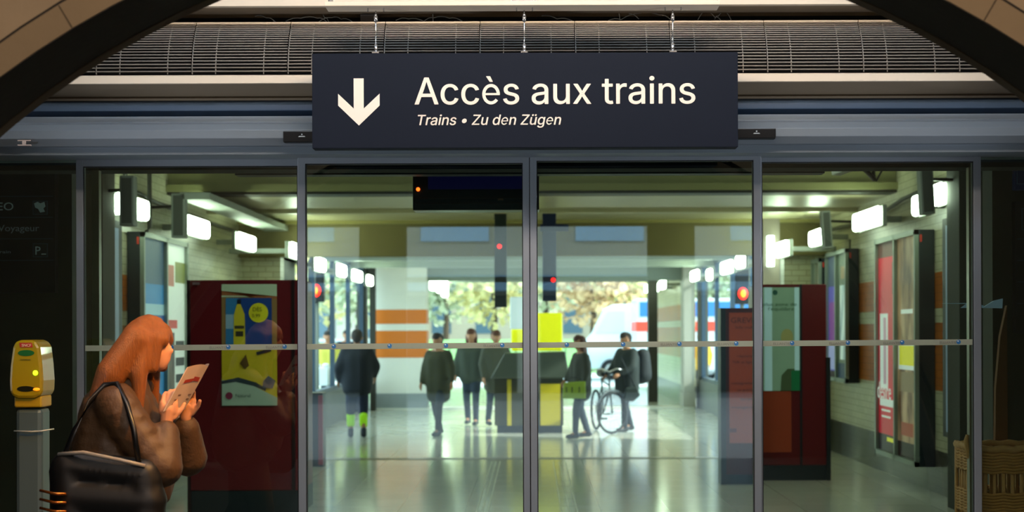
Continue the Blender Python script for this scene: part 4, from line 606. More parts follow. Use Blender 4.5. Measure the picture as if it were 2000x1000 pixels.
def cabinet(s, y0, y1, z0, z1, L, lab, posters, words=()):
    r = thing('poster_cabinet', lab, 'poster cabinet', (s*3.85, (y0+y1)/2, z0))
    lo, hi = sorted((s*(L+.02), s*3.925))
    MB().box(lo, hi, y0, y1, z0, z1).build('body', m_dkgreen, r, bevel=.006)
    fr = MB().m(M('cabinet_frame', '8f998e', .35, .5)); ym = (y0+y1)/2; t = .05
    lo, hi = sorted((s*(L-.02), s*(L+.02)))
    for a, b in ((y0, y0+t), (ym-t/2, ym+t/2), (y1-t, y1)): fr.box(lo, hi, a, b, z0, z1)
    for a, b in ((z0, z0+t), (z1-t, z1)): fr.box(lo, hi, y0, y1, a, b)
    fr.build('frame', None, r)
    for k, it in enumerate(posters):
        a, b = (y0+t, ym-t/2) if k == 0 else (ym+t/2, y1-t)
        mb = MB(); art(mb, s, L+.018, a, b, z0+t, z1-t, it); mb.build('poster', None, r)
    MB().box(*sorted((s*(L+.03), s*(L+.05))), y0-.004, y0, z1-.12, z1-.05).build('red_tag', M('red_tag', 'c0301c', .5), r)
    return r
wht = lit('poster_white', 'dfe6dc', .5)
redc = cabinet(1, 15.1, 16.9, .25, 2.57, 3.75, 'double poster cabinet with a brown poster and a red poster on the tiled wall', [
    [(0, 1, 0, 1, blotchy('brown_faces', '5a3a22', 'b99a72', .42)), (0, 1, 0, .07, lit('maroon_foot', '2a0d12', .2)), (.1, .95, .40, .52, wht), (.15, .9, .42, .51, lit('poster_yellow', 'd9d21c', .6)), (.1, .9, .3, .39, lit('tan_panel', '8a7350', .4)), (.2, .8, .655, .675, wht), (.2, .8, .1, .16, lit('rust', '9a4020', .4))],
    [(0, 1, 0, 1, lit('poster_red', 'c4142c', .5)), (0, 1, 0, .08, lit('maroon_foot', '2a0d12', .2)), (0, 1, .93, 1, lit('brown_top', '5a2d22', .3)), (.45, .9, .3, .66, wht), (.55, .7, .32, .64, lit('pinkish', 'cfa0b0', .4)), (.05, .2, .75, .9, lit('brown_top', '5a2d22', .3)), (.15, .9, .215, .25, wht), (.3, .8, .16, .17, wht), (.3, .8, .19, .2, wht), (.1, .5, .05, .07, lit('poster_yellow', 'd9d21c', .6))]])
def wtext(body, x, y, z, size, mat, parent, s):
    return text(body, 0, 0, 1, 1, mat, parent, at=(x, y, z), size=size, rotz=-s*PI/2)
wtext('désire', 3.735, 16.78, .86, .26, wht, redc, 1)
cabinet(1, 18.6, 19.9, .95, 2.57, 3.78, 'double poster cabinet with a violet poster behind the tall red kiosk', [
    [(0, 1, 0, 1, lit('grey_green', '5d6a58', .35)), (.1, .8, .15, .75, blotchy('pale_figures', '7f9aa0', 'd7e2dc', .5)), (0, 1, .0, .12, lit('deep_blue', '1c3550', .3)), (.2, .7, .8, .9, lit('tan_panel', '8a7350', .4))],
    [(0, 1, 0, 1, lit('violet', '5348a8', .45)), (0, 1, .75, 1, lit('slate', '3a4660', .3)), (.1, .9, .3, .62, lit('purple', '7d2f8c', .4)), (0, 1, .06, .3, lit('lilac', '9a9ccc', .5)), (0, 1, 0, .05, lit('maroon_foot', '2a0d12', .2))]])
cabinet(1, 20.0, 20.58, 1.0, 2.52, 3.72, 'brown-framed poster cabinet with grey and orange posters over the tall red kiosk', [
    [(0, 1, 0, 1, lit('orange_poster', 'b4502c', .5)), (0, 1, .75, 1, lit('tan_panel', '8a7350', .4))],
    [(0, 1, 0, 1, lit('grey_green', '5d6a58', .35))]])
blc = cabinet(-1, 15.0, 16.95, .25, 2.57, 3.78, 'double poster cabinet with a blue poster and a white poster on the tiled wall', [
    [(0, 1, 0, 1, lit('poster_blue', '2f7fb4', .5)), (0, 1, .8, 1, lit('slate_blue', '44617a', .35)), (0, 1, .66, .71, lit('pale_cyan', '9cc3cc', .5)), (0, 1, .6, .66, lit('deep_sky', '23589a', .45)), (.1, .5, .2, .55, lit('sky', '4a9fd4', .5)), (.6, .75, .1, .5, lit('deep_sky', '23589a', .45))],
    [(0, 1, 0, 1, wht), (.0, .45, .80, .90, lit('pale_red', 'b87262', .4)), (.5, 1, .82, .92, lit('olive_patch', '7d8440', .4)), (.1, .6, .60, .64, lit('signal_red', 'c22a1e', .5)), (0, .45, .1, .58, blotchy('brown_faces2', '7a6a5c', '3c342e', .2)), (.5, .95, .5, .54, lit('black_print', '1e1e1e', .05)), (.5, .95, .42, .46, lit('black_print', '1e1e1e', .05)), (.5, .95, .34, .38, lit('black_print', '1e1e1e', .05)), (.5, .95, .25, .30, lit('black_print', '1e1e1e', .05)), (0, .9, .0, .2, lit('salmon', 'b05a4c', .4))]])
for s, lab in ((-1, 'narrow blue edged light box beside the brown pier'), (1, 'narrow dark framed light box beside the dark green pier')):
    r = thing('edge_light_box', lab, 'light box', (s*3.85, 14.35, .6))
    MB().box(*sorted((s*3.82, s*3.925)), 14.1, 14.42, .6, 2.62).build('body', m_dkgreen, r)
    MB().box(*sorted((s*3.81, s*3.82)), 14.13, 14.27, .65, 2.55).build('panel', lit('pale_blue_panel', '7f90ac', .12), r)

# ---------------------------------------------------------------- red kiosks and the notice totem
def flat(mb, Y, items):
    for i, q in enumerate(items):
        if q[0] == 'poly': mb.m(q[2]); mb.face([P(a, b, Y-.0015*(i+1)) for a, b in q[1]])
        else:
            a, b, c, d, mat = q; mb.m(mat); y = Y-.0015*(i+1)
            mb.face([P(a, c, y), P(b, c, y), P(b, d, y), P(a, d, y)])
    return mb
def ell(cx, cy, rx, ry, n=24): return [(cx+rx*math.cos(2*PI*k/n), cy+ry*math.sin(2*PI*k/n)) for k in range(n)]
pb = lambda n, c, s=.04: M(n, c, .45, emit=s)
K = 13.6
ks = thing('red_kiosk', 'tall dark red kiosk with a blue and yellow drink poster behind the orange-haired person', 'kiosk', (X(478, K), K+.35, 0))
MB().box(X(368, K), X(588, K), K, K+.7, .2, Z(545, K)).build('body', m_redk, ks, bevel=.01)
MB().box(X(368, K), X(588, K), K+.01, K+.7, 0, .2).build('base', m_dkgreen, ks)
MB().box(X(366, K), X(372, K), K-.02, K+.02, 0, Z(545, K)).box(X(570, K), X(576, K), K-.015, K, .2, Z(545, K)).build('edge_trim', M('dark_trim', '20080c', .4), ks)
mb = MB(); flat(mb, K-.006, [
    (433, 541, 553, 790, pb('poster_base', '8a6a3c')), (433, 541, 553, 578, pb('pale_header', 'b6c4a4')), ('poly', [(433, 575), (541, 577), (541, 582), (510, 583), (470, 570), (433, 566)], pb('orange_wave', '9a5a30')),
    (441, 531, 580, 672, pb('night_blue', '123a7c')), (441, 466, 580, 672, pb('sky_blue_p', '2f74a4')), (441, 462, 612, 640, pb('pale_block', '8aa8bc')),
    (433, 541, 672, 790, pb('poster_gold', 'c0a81c')), ('poly', [(433, 740), (460, 742), (495, 752), (541, 775), (541, 790), (433, 790)], pb('pale_foot', '9fb09c')),
    ('poly', [(433, 742), (465, 735), (500, 745), (520, 757), (518, 762), (495, 752), (460, 744), (433, 748)], pb('dark_wave', '24333a')),
    ('poly', ell(505, 609, 19, 19), pb('yellow_disc', 'd8cc20')), ('poly', [(463, 592), (470, 592), (478, 612), (479, 672), (456, 672), (457, 612)], pb('bottle_yellow', 'c8b424')), (463, 471, 583, 592, pb('bottle_cap', '0c1420', 0)),
    (458, 477, 634, 640, pb('bottle_label', '3a3420', 0)), (460, 475, 645, 655, pb('bottle_label', '3a3420', 0)), ('poly', [(500, 686), (528, 678), (530, 684), (502, 692)], pb('dark_print', '1a2430', 0)),
    ('poly', [(468, 708), (480, 690), (486, 712), (478, 720)], pb('brown_print', '5a4014', 0)), ('poly', [(514, 742), (524, 732), (538, 742), (532, 757), (512, 756)], pb('slate_p', '33485a')), ('poly', ell(447, 771, 7, 7), pb('maroon_dot', '7a2440'))]).build('poster', None, ks)
text('DÈS', 493, 606, K-.035, 8, pb('disc_print', '4a4a10', 0), ks); text('0,99', 492, 618, K-.035, 7, pb('disc_print', '4a4a10', 0), ks)
text('Naturel', 459, 774, K-.035, 7, pb('dark_print2', '30403c', 0), ks); flat(MB(), K-.022, [(376, 391, 549, 554, pb('dim_badge', '7a6064', 0))]).build('badge', None, ks)
K2 = 16.4
ks = thing('red_kiosk', 'tall dark red kiosk with a pale green poster beside the orange notice totem', 'kiosk', (X(1550, K2), K2+.4, 0))
MB().box(X(1482, K2), X(1614, K2), K2, K2+.8, .16, Z(557, K2)).build('body', m_redk, ks, bevel=.01)
MB().box(X(1482, K2), X(1614, K2), K2+.01, K2+.8, 0, .16).build('base', m_dkgreen, ks)
MB().box(X(1613, K2), X(1621, K2), K2-.02, K2+.8, 0, Z(700, K2)).box(X(1562, K2), X(1566, K2), K2-.012, K2, .16, Z(557, K2)).build('edge_trim', m_dkgreen, ks)
mb = MB(); flat(mb, K2-.004, [
    (1486, 1562, 563, 765, pb('green_paper', '7d9a80', .22)), (1486, 1545, 766, 885, pb('rust_panel', '9a3a1a')), (1493, 1508, 563, 765, pb('pale_streak', 'a8c8c8', .3)), (1552, 1561, 563, 765, pb('pale_streak', 'a8c8c8', .3)),
    ('poly', [(1524, 765), (1526, 735), (1538, 722), (1552, 722), (1552, 765)], pb('olive_fig', '4a5c3c', .08)), ('poly', ell(1537, 660, 12, 16), pb('pale_olive', '96945c', .15)), (1545, 1562, 725, 765, pb('leaf_green', '0c6a3c', .15)), ('poly', ell(1514, 573, 5, 5), pb('dot_green', '20584a', .1))]).build('poster', None, ks)
text('plus zone de', 1489, 599, K2-.03, 6.5, pb('green_print', '1c5a38', 0), ks, width=.36); text("l'équilibre", 1500, 608, K2-.03, 6.5, pb('green_print', '1c5a38', 0), ks, width=.27)
K3 = 16.0
tt = thing('notice_totem', 'dark framed totem with an orange notice panel beside the tall red kiosk', 'totem', (X(1445, K3), K3+.1, 0))
MB().box(X(1408, K3), X(1480, K3), K3, K3+.22, .1, Z(603, K3)).build('body', M('totem_maroon', '4c0a12', .4), tt, bevel=.006)
MB().box(X(1407, K3), X(1417, K3), K3-.02, K3+.24, 0, Z(603, K3)).build('side_post', m_dkgreen, tt)
MB().box(X(1417, K3), X(1480, K3), K3+.005, K3+.2, 0, .12).build('base', m_dkgreen, tt)
flat(MB(), K3-.004, [(1424, 1480, 612, 867, pb('rust_notice', 'a03c1c', .12)), (1422, 1438, 838, 846, pb('notice_red', '7a1016', 0))]).build('notice', None, tt)
dk = pb('rust_print', '5a1a0c', 0)
text('GREVE', 1427, 632, K3-.012, 11, dk, tt, width=.25)
for (t_, px, py, wd) in (('Info trafic', 1436, 643, .2), ('réponses', 1440, 699, .19), ('TER et lignes', 1430, 711, .24), ('renseignements', 1427, 752, .27), ('au guichet', 1440, 765, .18), ('horaires', 1446, 783, .15), ('voyageurs', 1427, 799, .26)):
    text(t_, px, py, K3-.012, 5, dk, tt, width=wd)
bn = thing('litter_bin', 'narrow dark red bin post standing at the low wall under the windows', 'bin', (X(616, 18.4), 18.4, 0))
MB().box(X(605, 18.4), X(632, 18.4), 18.3, 18.6, 0, Z(765, 18.4)).build('body', M('bin_dark', '10181c', .4), bn, bevel=.01)
MB().box(X(624, 18.4), X(633, 18.4), 18.26, 18.3, .02, Z(770, 18.4)).build('door', m_redframe, bn)

# ---------------------------------------------------------------- things hanging just behind the doors
hbd = thing('hanging_board', 'long blank dark navy board hanging just behind the top of the glass doors', 'board', (0, 9, 2.5))
MB().pbox(460, 1612, 300, 340, 9.0, .12).build('panel', M('night_navy', '0b1322', .5), hbd)
for xx in (-1.4, 0, 1.4): MB().tube([(xx, 9.06, 2.55), (xx, 9.06, 3.66)], .012, 8).build('hanger', m_black, hbd)
_ = ('long blank dark navy board hanging just behind the top of the glass doors')
sc = thing('display_screen', 'dark switched off display with a small red light hanging behind the sliding doors', 'screen', (X(930, 9.4), 9.4, Z(410, 9.4)))
MB().box(X(807, 9.4), X(1054, 9.4), 9.4, 9.6, Z(410, 9.4), 3.65).build('casing', M('screen_black', '0b0908', .3), sc, bevel=.006)
MB().pbox(837, 1040, 341, 369, 9.392, .006).build('display', M('screen_indigo', '1c1d52', .15, emit=.12), sc)
MB().pbox(812, 1050, 384, 387, 9.39, .01).pbox(812, 1050, 396, 398, 9.39, .01).build('rib', M('screen_brown', '2a1c12', .5), sc)
MB().ball(P(817.5, 369, 9.385), .012, 8).build('indicator_light', E('amber_led', 'ff5a18', 5), sc)
MB().pbox(973, 984, 387.5, 391, 9.385, .005).build('badge', M('badge_brown', '7a5a44', .5), sc)
for (a, b, y0, y1, mat, lx, ly, lab) in ((966, 990, 437, 600, M('post_green_black', '14221e', .5), 976, 481, 'dark stand-in for a reflected door post with red light left of the meeting door stiles'),
                              (1060, 1087, 436, 588, M('post_navy', '14244c', .5), 1081, 547, 'dark blue stand-in for a reflected door post right of the meeting door stiles')):
    r = thing('reflection_post', lab.replace('left of', 'under the display beside').replace('right of', 'with a wide head beside'), 'signal', (X((a+b)/2, 19.5), 19.5, Z(y1, 19.5)))  # solid posts built in place of the reflected entrance door posts
    MB().box(X(a, 19.5), X(b, 19.5), 19.5, 19.6, Z(y1, 19.5), 3.07).build('casing', mat, r, bevel=.008)
    if a > 1000: MB().box(X(1056, 19.48), X(1111, 19.48), 19.48, 19.5, Z(452, 19.48), Z(438, 19.48)).build('head', mat, r)
    MB().ball(P(lx, ly, 19.49), .028, 8).build('signal_light', E('red_led', 'ff1a1a', 4 if a < 1000 else 1.2), r)
cc = thing('security_camera', 'white and dark security camera on a bracket near the top of the fixed door leaf', 'camera', (X(1700, 12.5), 12.6, Z(345, 12.5)))
Rc = Matrix.Translation(P(1672, 323, 12.3)) @ Matrix.Rotation(.5, 4, 'Z') @ Matrix.Rotation(-.15, 4, 'X')
MB().box(-.045, .045, 0, .25, -.035, .035, Rc).build('housing', M('cctv_white', 'a8ac9c', .4), cc, bevel=.012)
MB().box(-.036, .036, -.006, .004, -.028, .028, Rc).build('lens', m_black, cc)
a = P(1676, 326, 12.5); MB().tube([a+Vector((0, .05, .03)), P(1695, 338, 12.5), P(1708, 352, 12.6), P(1706, 326, 12.7), P(1712, 300, 12.7), Vector((X(1712, 12.7), 12.7, 3.66))], .02, 8).build('bracket', m_black, cc)
MB().tube([P(1690, 330, 12.5), P(1720, 318, 12.5), P(1724, 335, 12.55), P(1712, 356, 12.6)], .009, 6).build('cable', m_black, cc)
for (px, py, Y, lab) in ((617, 566, 27.0, 'glowing red signal head outside the window beside the white pillar side'), (1451, 575, 29.0, 'glowing red signal head above the orange notice totem')):
    r = thing('traffic_signal', lab, 'traffic light', (X(px, Y), Y, 0), 'red signals outside the windows')
    x = X(px, Y); z = Z(py, Y)
    MB().box(x-.14, x+.14, Y, Y+.2, z-.2, z+.55).build('head', m_black, r, bevel=.02)
    MB().tube([(x, Y+.1, 0), (x, Y+.1, z-.2)], .04, 10).build('pole', m_grey_box, r)
    MB().ball((x, Y-.02, z), .09, 10, (1, .4, 1.25)).build('red_lamp', E('signal_red_glow', 'ff2410', 5), r)
    MB().ball((x, Y-.055, z), .05, 10, (.8, .3, 1.3)).build('lamp_core', E('signal_amber_glow', 'ff9020', 5), r)
# ---------------------------------------------------------------- street outside, far end and both sides, and behind the hall
m_pave = M('pale_paving', 'c4c6c4', .7, var=.06, scale=1)
struct('floor_street_far', MB().box(-60, 60, 44, 130, -.2, -.02), m_pave)
struct('floor_street_left', MB().box(-60, -3.6, 14.5, 44, -.25, -.03).box(-60, -7, 10, 14.5, -.25, -.03), m_pave)
struct('floor_street_right', MB().box(3.6, 60, 21.2, 44, -.25, -.03).box(7, 60, 10, 21.2, -.25, -.03), m_pave)
struct('floor_street_back', MB().box(-40, 40, -30, -3.4, -.25, -.02), M('grey_asphalt', '565b5f', .8, var=.08, scale=1))
m_fac = M('pale_facade', 'a8a69c', .8, var=.1, scale=.5); m_fwin = M('facade_window', '4e6676', .2)
def building(x0, x1, y0, y1, h, face, lab, nx, nz, mat=m_fac, m_fwin=m_fwin):
    r = thing('street_building', lab, 'building', ((x0+x1)/2, (y0+y1)/2, 0))
    MB().box(x0, x1, y0, y1, -.1, h).build('wall', mat, r)
    MB().box(x0-.3, x1+.3, y0-.3, y1+.3, h, h+.4).build('roof', M('roof_grey', '5c646c', .7), r)
    for i in range(nx):
        for j in range(nz):
            xa = x0+(x1-x0)*(i+.28)/nx; xb = x0+(x1-x0)*(i+.72)/nx; za = h*(j+.3)/nz; zb = h*(j+.8)/nz
            y = y0 if face < 0 else y1
            MB().box(xa, xb, y-.06, y+.06, za, zb).build('window', m_fwin, r)
    return r
building(-34, -8, 92, 100, 16, -1, 'pale grey town building far beyond the white pillar side windows', 9, 4)
building(-7, 12, 96, 104, 14, -1, 'pale town building far beyond the trees at the passage end', 7, 3, M('warm_facade', 'b0a48e', .8, var=.1))
building(13, 40, 90, 98, 17, -1, 'pale grey town building far beyond the grey pier', 9, 4)
rb = building(-16, 16, -29, -24, 12, 1, 'pale building mirrored in the glass, across the street behind the hall', 8, 4, m_fac, M('sky_lit_window', '9cc0dc', .3))
for i in range(8): MB().box(-15.8+i*4, -12.4+i*4, -24.1, -23.9, 0, 2.5).build('added_dark_panel', M('dark_panel_glass', '1a2226', .25), rb)  # dark panels added so the mirrored street veils the figures less
for j in range(4): MB().box(-16, 16, -24, -23.2, 2.9*j+2.6, 2.9*j+3.0).build('balcony', M('balcony_blue', '6f8da4', .5), rb)
def tree(x, y, h, col, lab, grp='autumn trees beyond the passage'):
    r = thing('street_tree', lab, 'tree', (x, y, 0), grp)
    MB().tube([(x, y, -.05), (x+.1, y, h*.35), (x, y+.1, h*.6)], [.18, .13, .08], 8).build('trunk', M('bark', '4a3c2c', .9), r)
    rnd = random.Random(int(x*31+y)); mb = MB()
    for k in range(900):
        a = rnd.random()*2*PI; u = rnd.uniform(-1, 1); rr = rnd.uniform(.35, 1)
        c = Vector((x+math.cos(a)*math.sqrt(1-u*u)*rr*h*.36, y+math.sin(a)*math.sqrt(1-u*u)*rr*h*.36, h*.62+u*rr*h*.36))
        t = Matrix.Rotation(rnd.random()*6, 3, Vector((rnd.random()-.5, rnd.random()-.5, rnd.random()+.01)).normalized()); s = h*.035
        mb.face([c+t @ Vector((-s, 0, 0)), c+t @ Vector((0, -s*.7, 0)), c+t @ Vector((s, 0, 0)), c+t @ Vector((0, s*.7, 0))])
    mb.build('crown', col, r)
ty = M('leaf_yellow', 'd2c888', .8, var=.3, scale=1); tg = M('leaf_grey_green', 'b4bc9c', .8, var=.3, scale=1); to_ = M('leaf_orange', 'c8ab80', .8, var=.3, scale=1)
for x, y, h, c, lab in ((-4.2, 74, 6.5, tg, 'grey green tree just past the white pillar'), (-1.8, 70, 6.2, ty, 'yellowish tree behind the pair of people by the counter'), (.6, 78, 7, tg, 'grey green tree behind the yellow kiosk sign'),
                        (2.6, 68, 6, to_, 'orange brown tree behind the cyclist and the white van'), (5.4, 86, 8, ty, 'yellowish tree behind the roof of the white van'), (-7.5, 66, 6.4, tg, 'grey green tree seen through the windows before the white pillar'),
                        (-10.5, 80, 7.5, ty, 'pale yellow tree far off through the windows before the white pillar'), (8.2, 70, 6.5, tg, 'grey green tree through the windows above the orange totem')):
    tree(x, y, h, c, lab)
one('hedge', MB().box(-30, 30, 58, 59, -.05, 1.25), 'low light green hedge along the street at the end of the passage', 'hedge', M('hedge_green', '8fb878', .9, var=.3, scale=6, bump=1, bscale=12))
fn = thing('street_railing', 'low dark railing in front of the hedge at the passage end', 'railing', (0, 56, 0))
mb = MB()
for i in range(41): mb.tube([(-12+i*.6, 56, -.02), (-12+i*.6, 56, 1.0)], .025, 6)
mb.build('uprights', m_black, fn)
mb = MB().tube([(-12, 56, .98), (12, 56, .98)], .025, 6); mb.build('top_bar', m_black, fn)
# vehicles
def wheel_obj(c, r, wdt, parent, ax='y'):
    g = MB().m(M('tyre', '101214', .8)); n = 20
    g.prism([(c[0]+r*math.cos(2*PI*k/n), c[2]+r*math.sin(2*PI*k/n)) for k in range(n)], 'y', c[1]-wdt/2, c[1]+wdt/2)
    g.m(m_steel).prism([(c[0]+r*.55*math.cos(2*PI*k/n), c[2]+r*.55*math.sin(2*PI*k/n)) for k in range(n)], 'y', c[1]-wdt/2-.01, c[1]+wdt/2+.01)
    g.build('wheel', None, parent)
mv = M('van_white', 'c8d4da', .3, var=.02)
VY = 50; vx = X(1138, VY)
vn = thing('white_van', 'white van with a red stripe parked beyond the cyclist', 'van', (vx+2.4, VY+1, 0))
pr = [(0, .35), (0, .95), (.12, 1.25), (.35, 1.5), (.75, 2.3), (1.0, 2.42), (5.0, 2.45), (5.05, .4)]
MB().prism([(vx+a, b) for a, b in pr], 'y', VY, VY+1.9).build('body', mv, vn, bevel=.05)
MB().prism([(vx+a, b) for a, b in ((.45, 1.5), (.82, 2.2), (1.35, 2.2), (1.35, 1.5))], 'y', VY-.01, VY+.02).build('window', M('van_glass', 'b8ccd6', .2), vn)
MB().box(vx+.02, vx+5.04, VY-.012, VY+.01, 1.12, 1.2).build('stripe', M('van_red', 'd8402c', .4), vn)
for a in (.9, 4.1): wheel_obj((vx+a, VY+.02, .33), .33, .22, vn)
RY = 47; rx = X(1243, RY)
vn = thing('red_and_white_bus', 'white bus with blue roof and red side at the edge of the passage end', 'bus', (rx+3, RY, 0))
MB().box(rx, rx+6, RY, RY+2.3, .35, 2.55).build('body', mv, vn, bevel=.06)
MB().box(rx-.01, rx+6.01, RY-.02, RY+2.31, 1.55, 1.85).build('stripe', M('van_red', 'd8402c', .4), vn)
MB().box(rx+.1, rx+5.9, RY-.02, RY+.02, 2.0, 2.45).build('window', M('bus_blue', '2f6fb0', .3), vn)
for a in (1.2, 4.8): wheel_obj((rx+a, RY+.02, .4), .4, .25, vn)
CYY = 36; cx_ = X(560, CYY)
for (px, Y, lab, col) in ((650, 40, 'pale silver car parked outside the windows before the white pillar', 'cfd6d8'), (1330, 54, 'pale car parked outside beyond the grey pier', 'c8d0d4')):
    x = X(px, Y) if px < 1000 else X(1400, Y)
    v = thing('parked_car', lab, 'car', (x, Y, 0), 'cars outside the windows')
    q = [(-2.1, .3), (-2.1, .75), (-1.5, .9), (-.8, 1.38), (.9, 1.38), (1.5, .92), (2.1, .85), (2.15, .3)]
    MB().prism([(x+a, b) for a, b in q], 'y', Y, Y+1.7).build('body', M('car_'+col, col, .3), v, bevel=.06)
    MB().prism([(x+a, b) for a, b in ((-1.25, .92), (-.75, 1.3), (.85, 1.3), (1.25, .92))], 'y', Y-.01, Y+.02).build('window', M('van_glass2', '5e7078', .2), v)
    for a in (-1.35, 1.35): wheel_obj((x+a, Y, .3), .3, .2, v)
# outdoor cafe table with white cloth seen through the windows
ct = thing('street_table', 'low table under a white cloth with pale dishes outside the window beside the walking worker', 'table', (X(617, 28.2), 28.4, 0))
MB().box(X(595, 28.2), X(640, 28.2), 28.2, 28.9, .60, .93).build('cloth', M('cloth_white', 'e8f2f6', .6), ct, bevel=.02)
for a in (598, 636): MB().tube([(X(a, 28.2), 28.5, 0), (X(a, 28.2), 28.5, .62)], .02, 6).build('leg', m_steel, ct)
for px in (600, 617, 634):
    one('white_dish', MB().ball((X(px, 28.2), 28.35, .93+.04), .07, 8, (1, 1, .55)), 'round white dish on the white cloth outside the window', 'dish', M('dish_white', 'f0f6f8', .4), group='dishes on the cloth')
# counter with its yellow sign
KY = 24.0
kc = thing('ticket_counter', 'dark grey ticket counter with a sloping front in the middle of the passage', 'counter', (X(1030, KY), KY, 0))
MB().prism([(X(958, KY), Z(739, KY)), (X(985, KY), Z(690, KY)), (X(1104, KY), Z(687, KY)), (X(1113, KY), Z(739, KY))], 'y', KY, KY+.7).build('top', M('counter_grey', '4c544a', .45), kc, bevel=.02)
MB().box(X(965, KY), X(1100, KY), KY+.08, KY+.6, .12, Z(739, KY)).build('front', M('counter_olive', '34341c', .5), kc)
MB().box(X(990, KY), X(998, KY), KY+.05, KY+.08, .12, Z(741, KY)).box(X(1055, KY), X(1094, KY), KY+.05, KY+.08, .12, Z(750, KY)).build('stripe', M('yellow_reflection', 'b8a80c', .5), kc)  # stripes paint in the yellow reflection seen below the sign
MB().box(X(970, KY), X(1098, KY), KY+.12, KY+.6, 0, .12).build('plinth', m_dkgreen, kc)
ys = thing('yellow_sign', 'bright yellow backlit sign panel standing on the dark ticket counter', 'sign', (X(1048, KY), KY+.3, Z(688, KY)))
MB().box(X(998, KY), X(1099, KY), KY+.25, KY+.4, Z(686, KY), Z(611, KY)).build('panel', M('sign_yellow', 'f0ee00', .4, emit=.75), ys, bevel=.03)
MB().box(X(996, KY), X(1032, KY), KY+.2, KY+.24, Z(643, KY), Z(579, KY)).build('header', M('sign_white_glow', 'e6f6ff', .4, emit=.5), ys, bevel=.02)

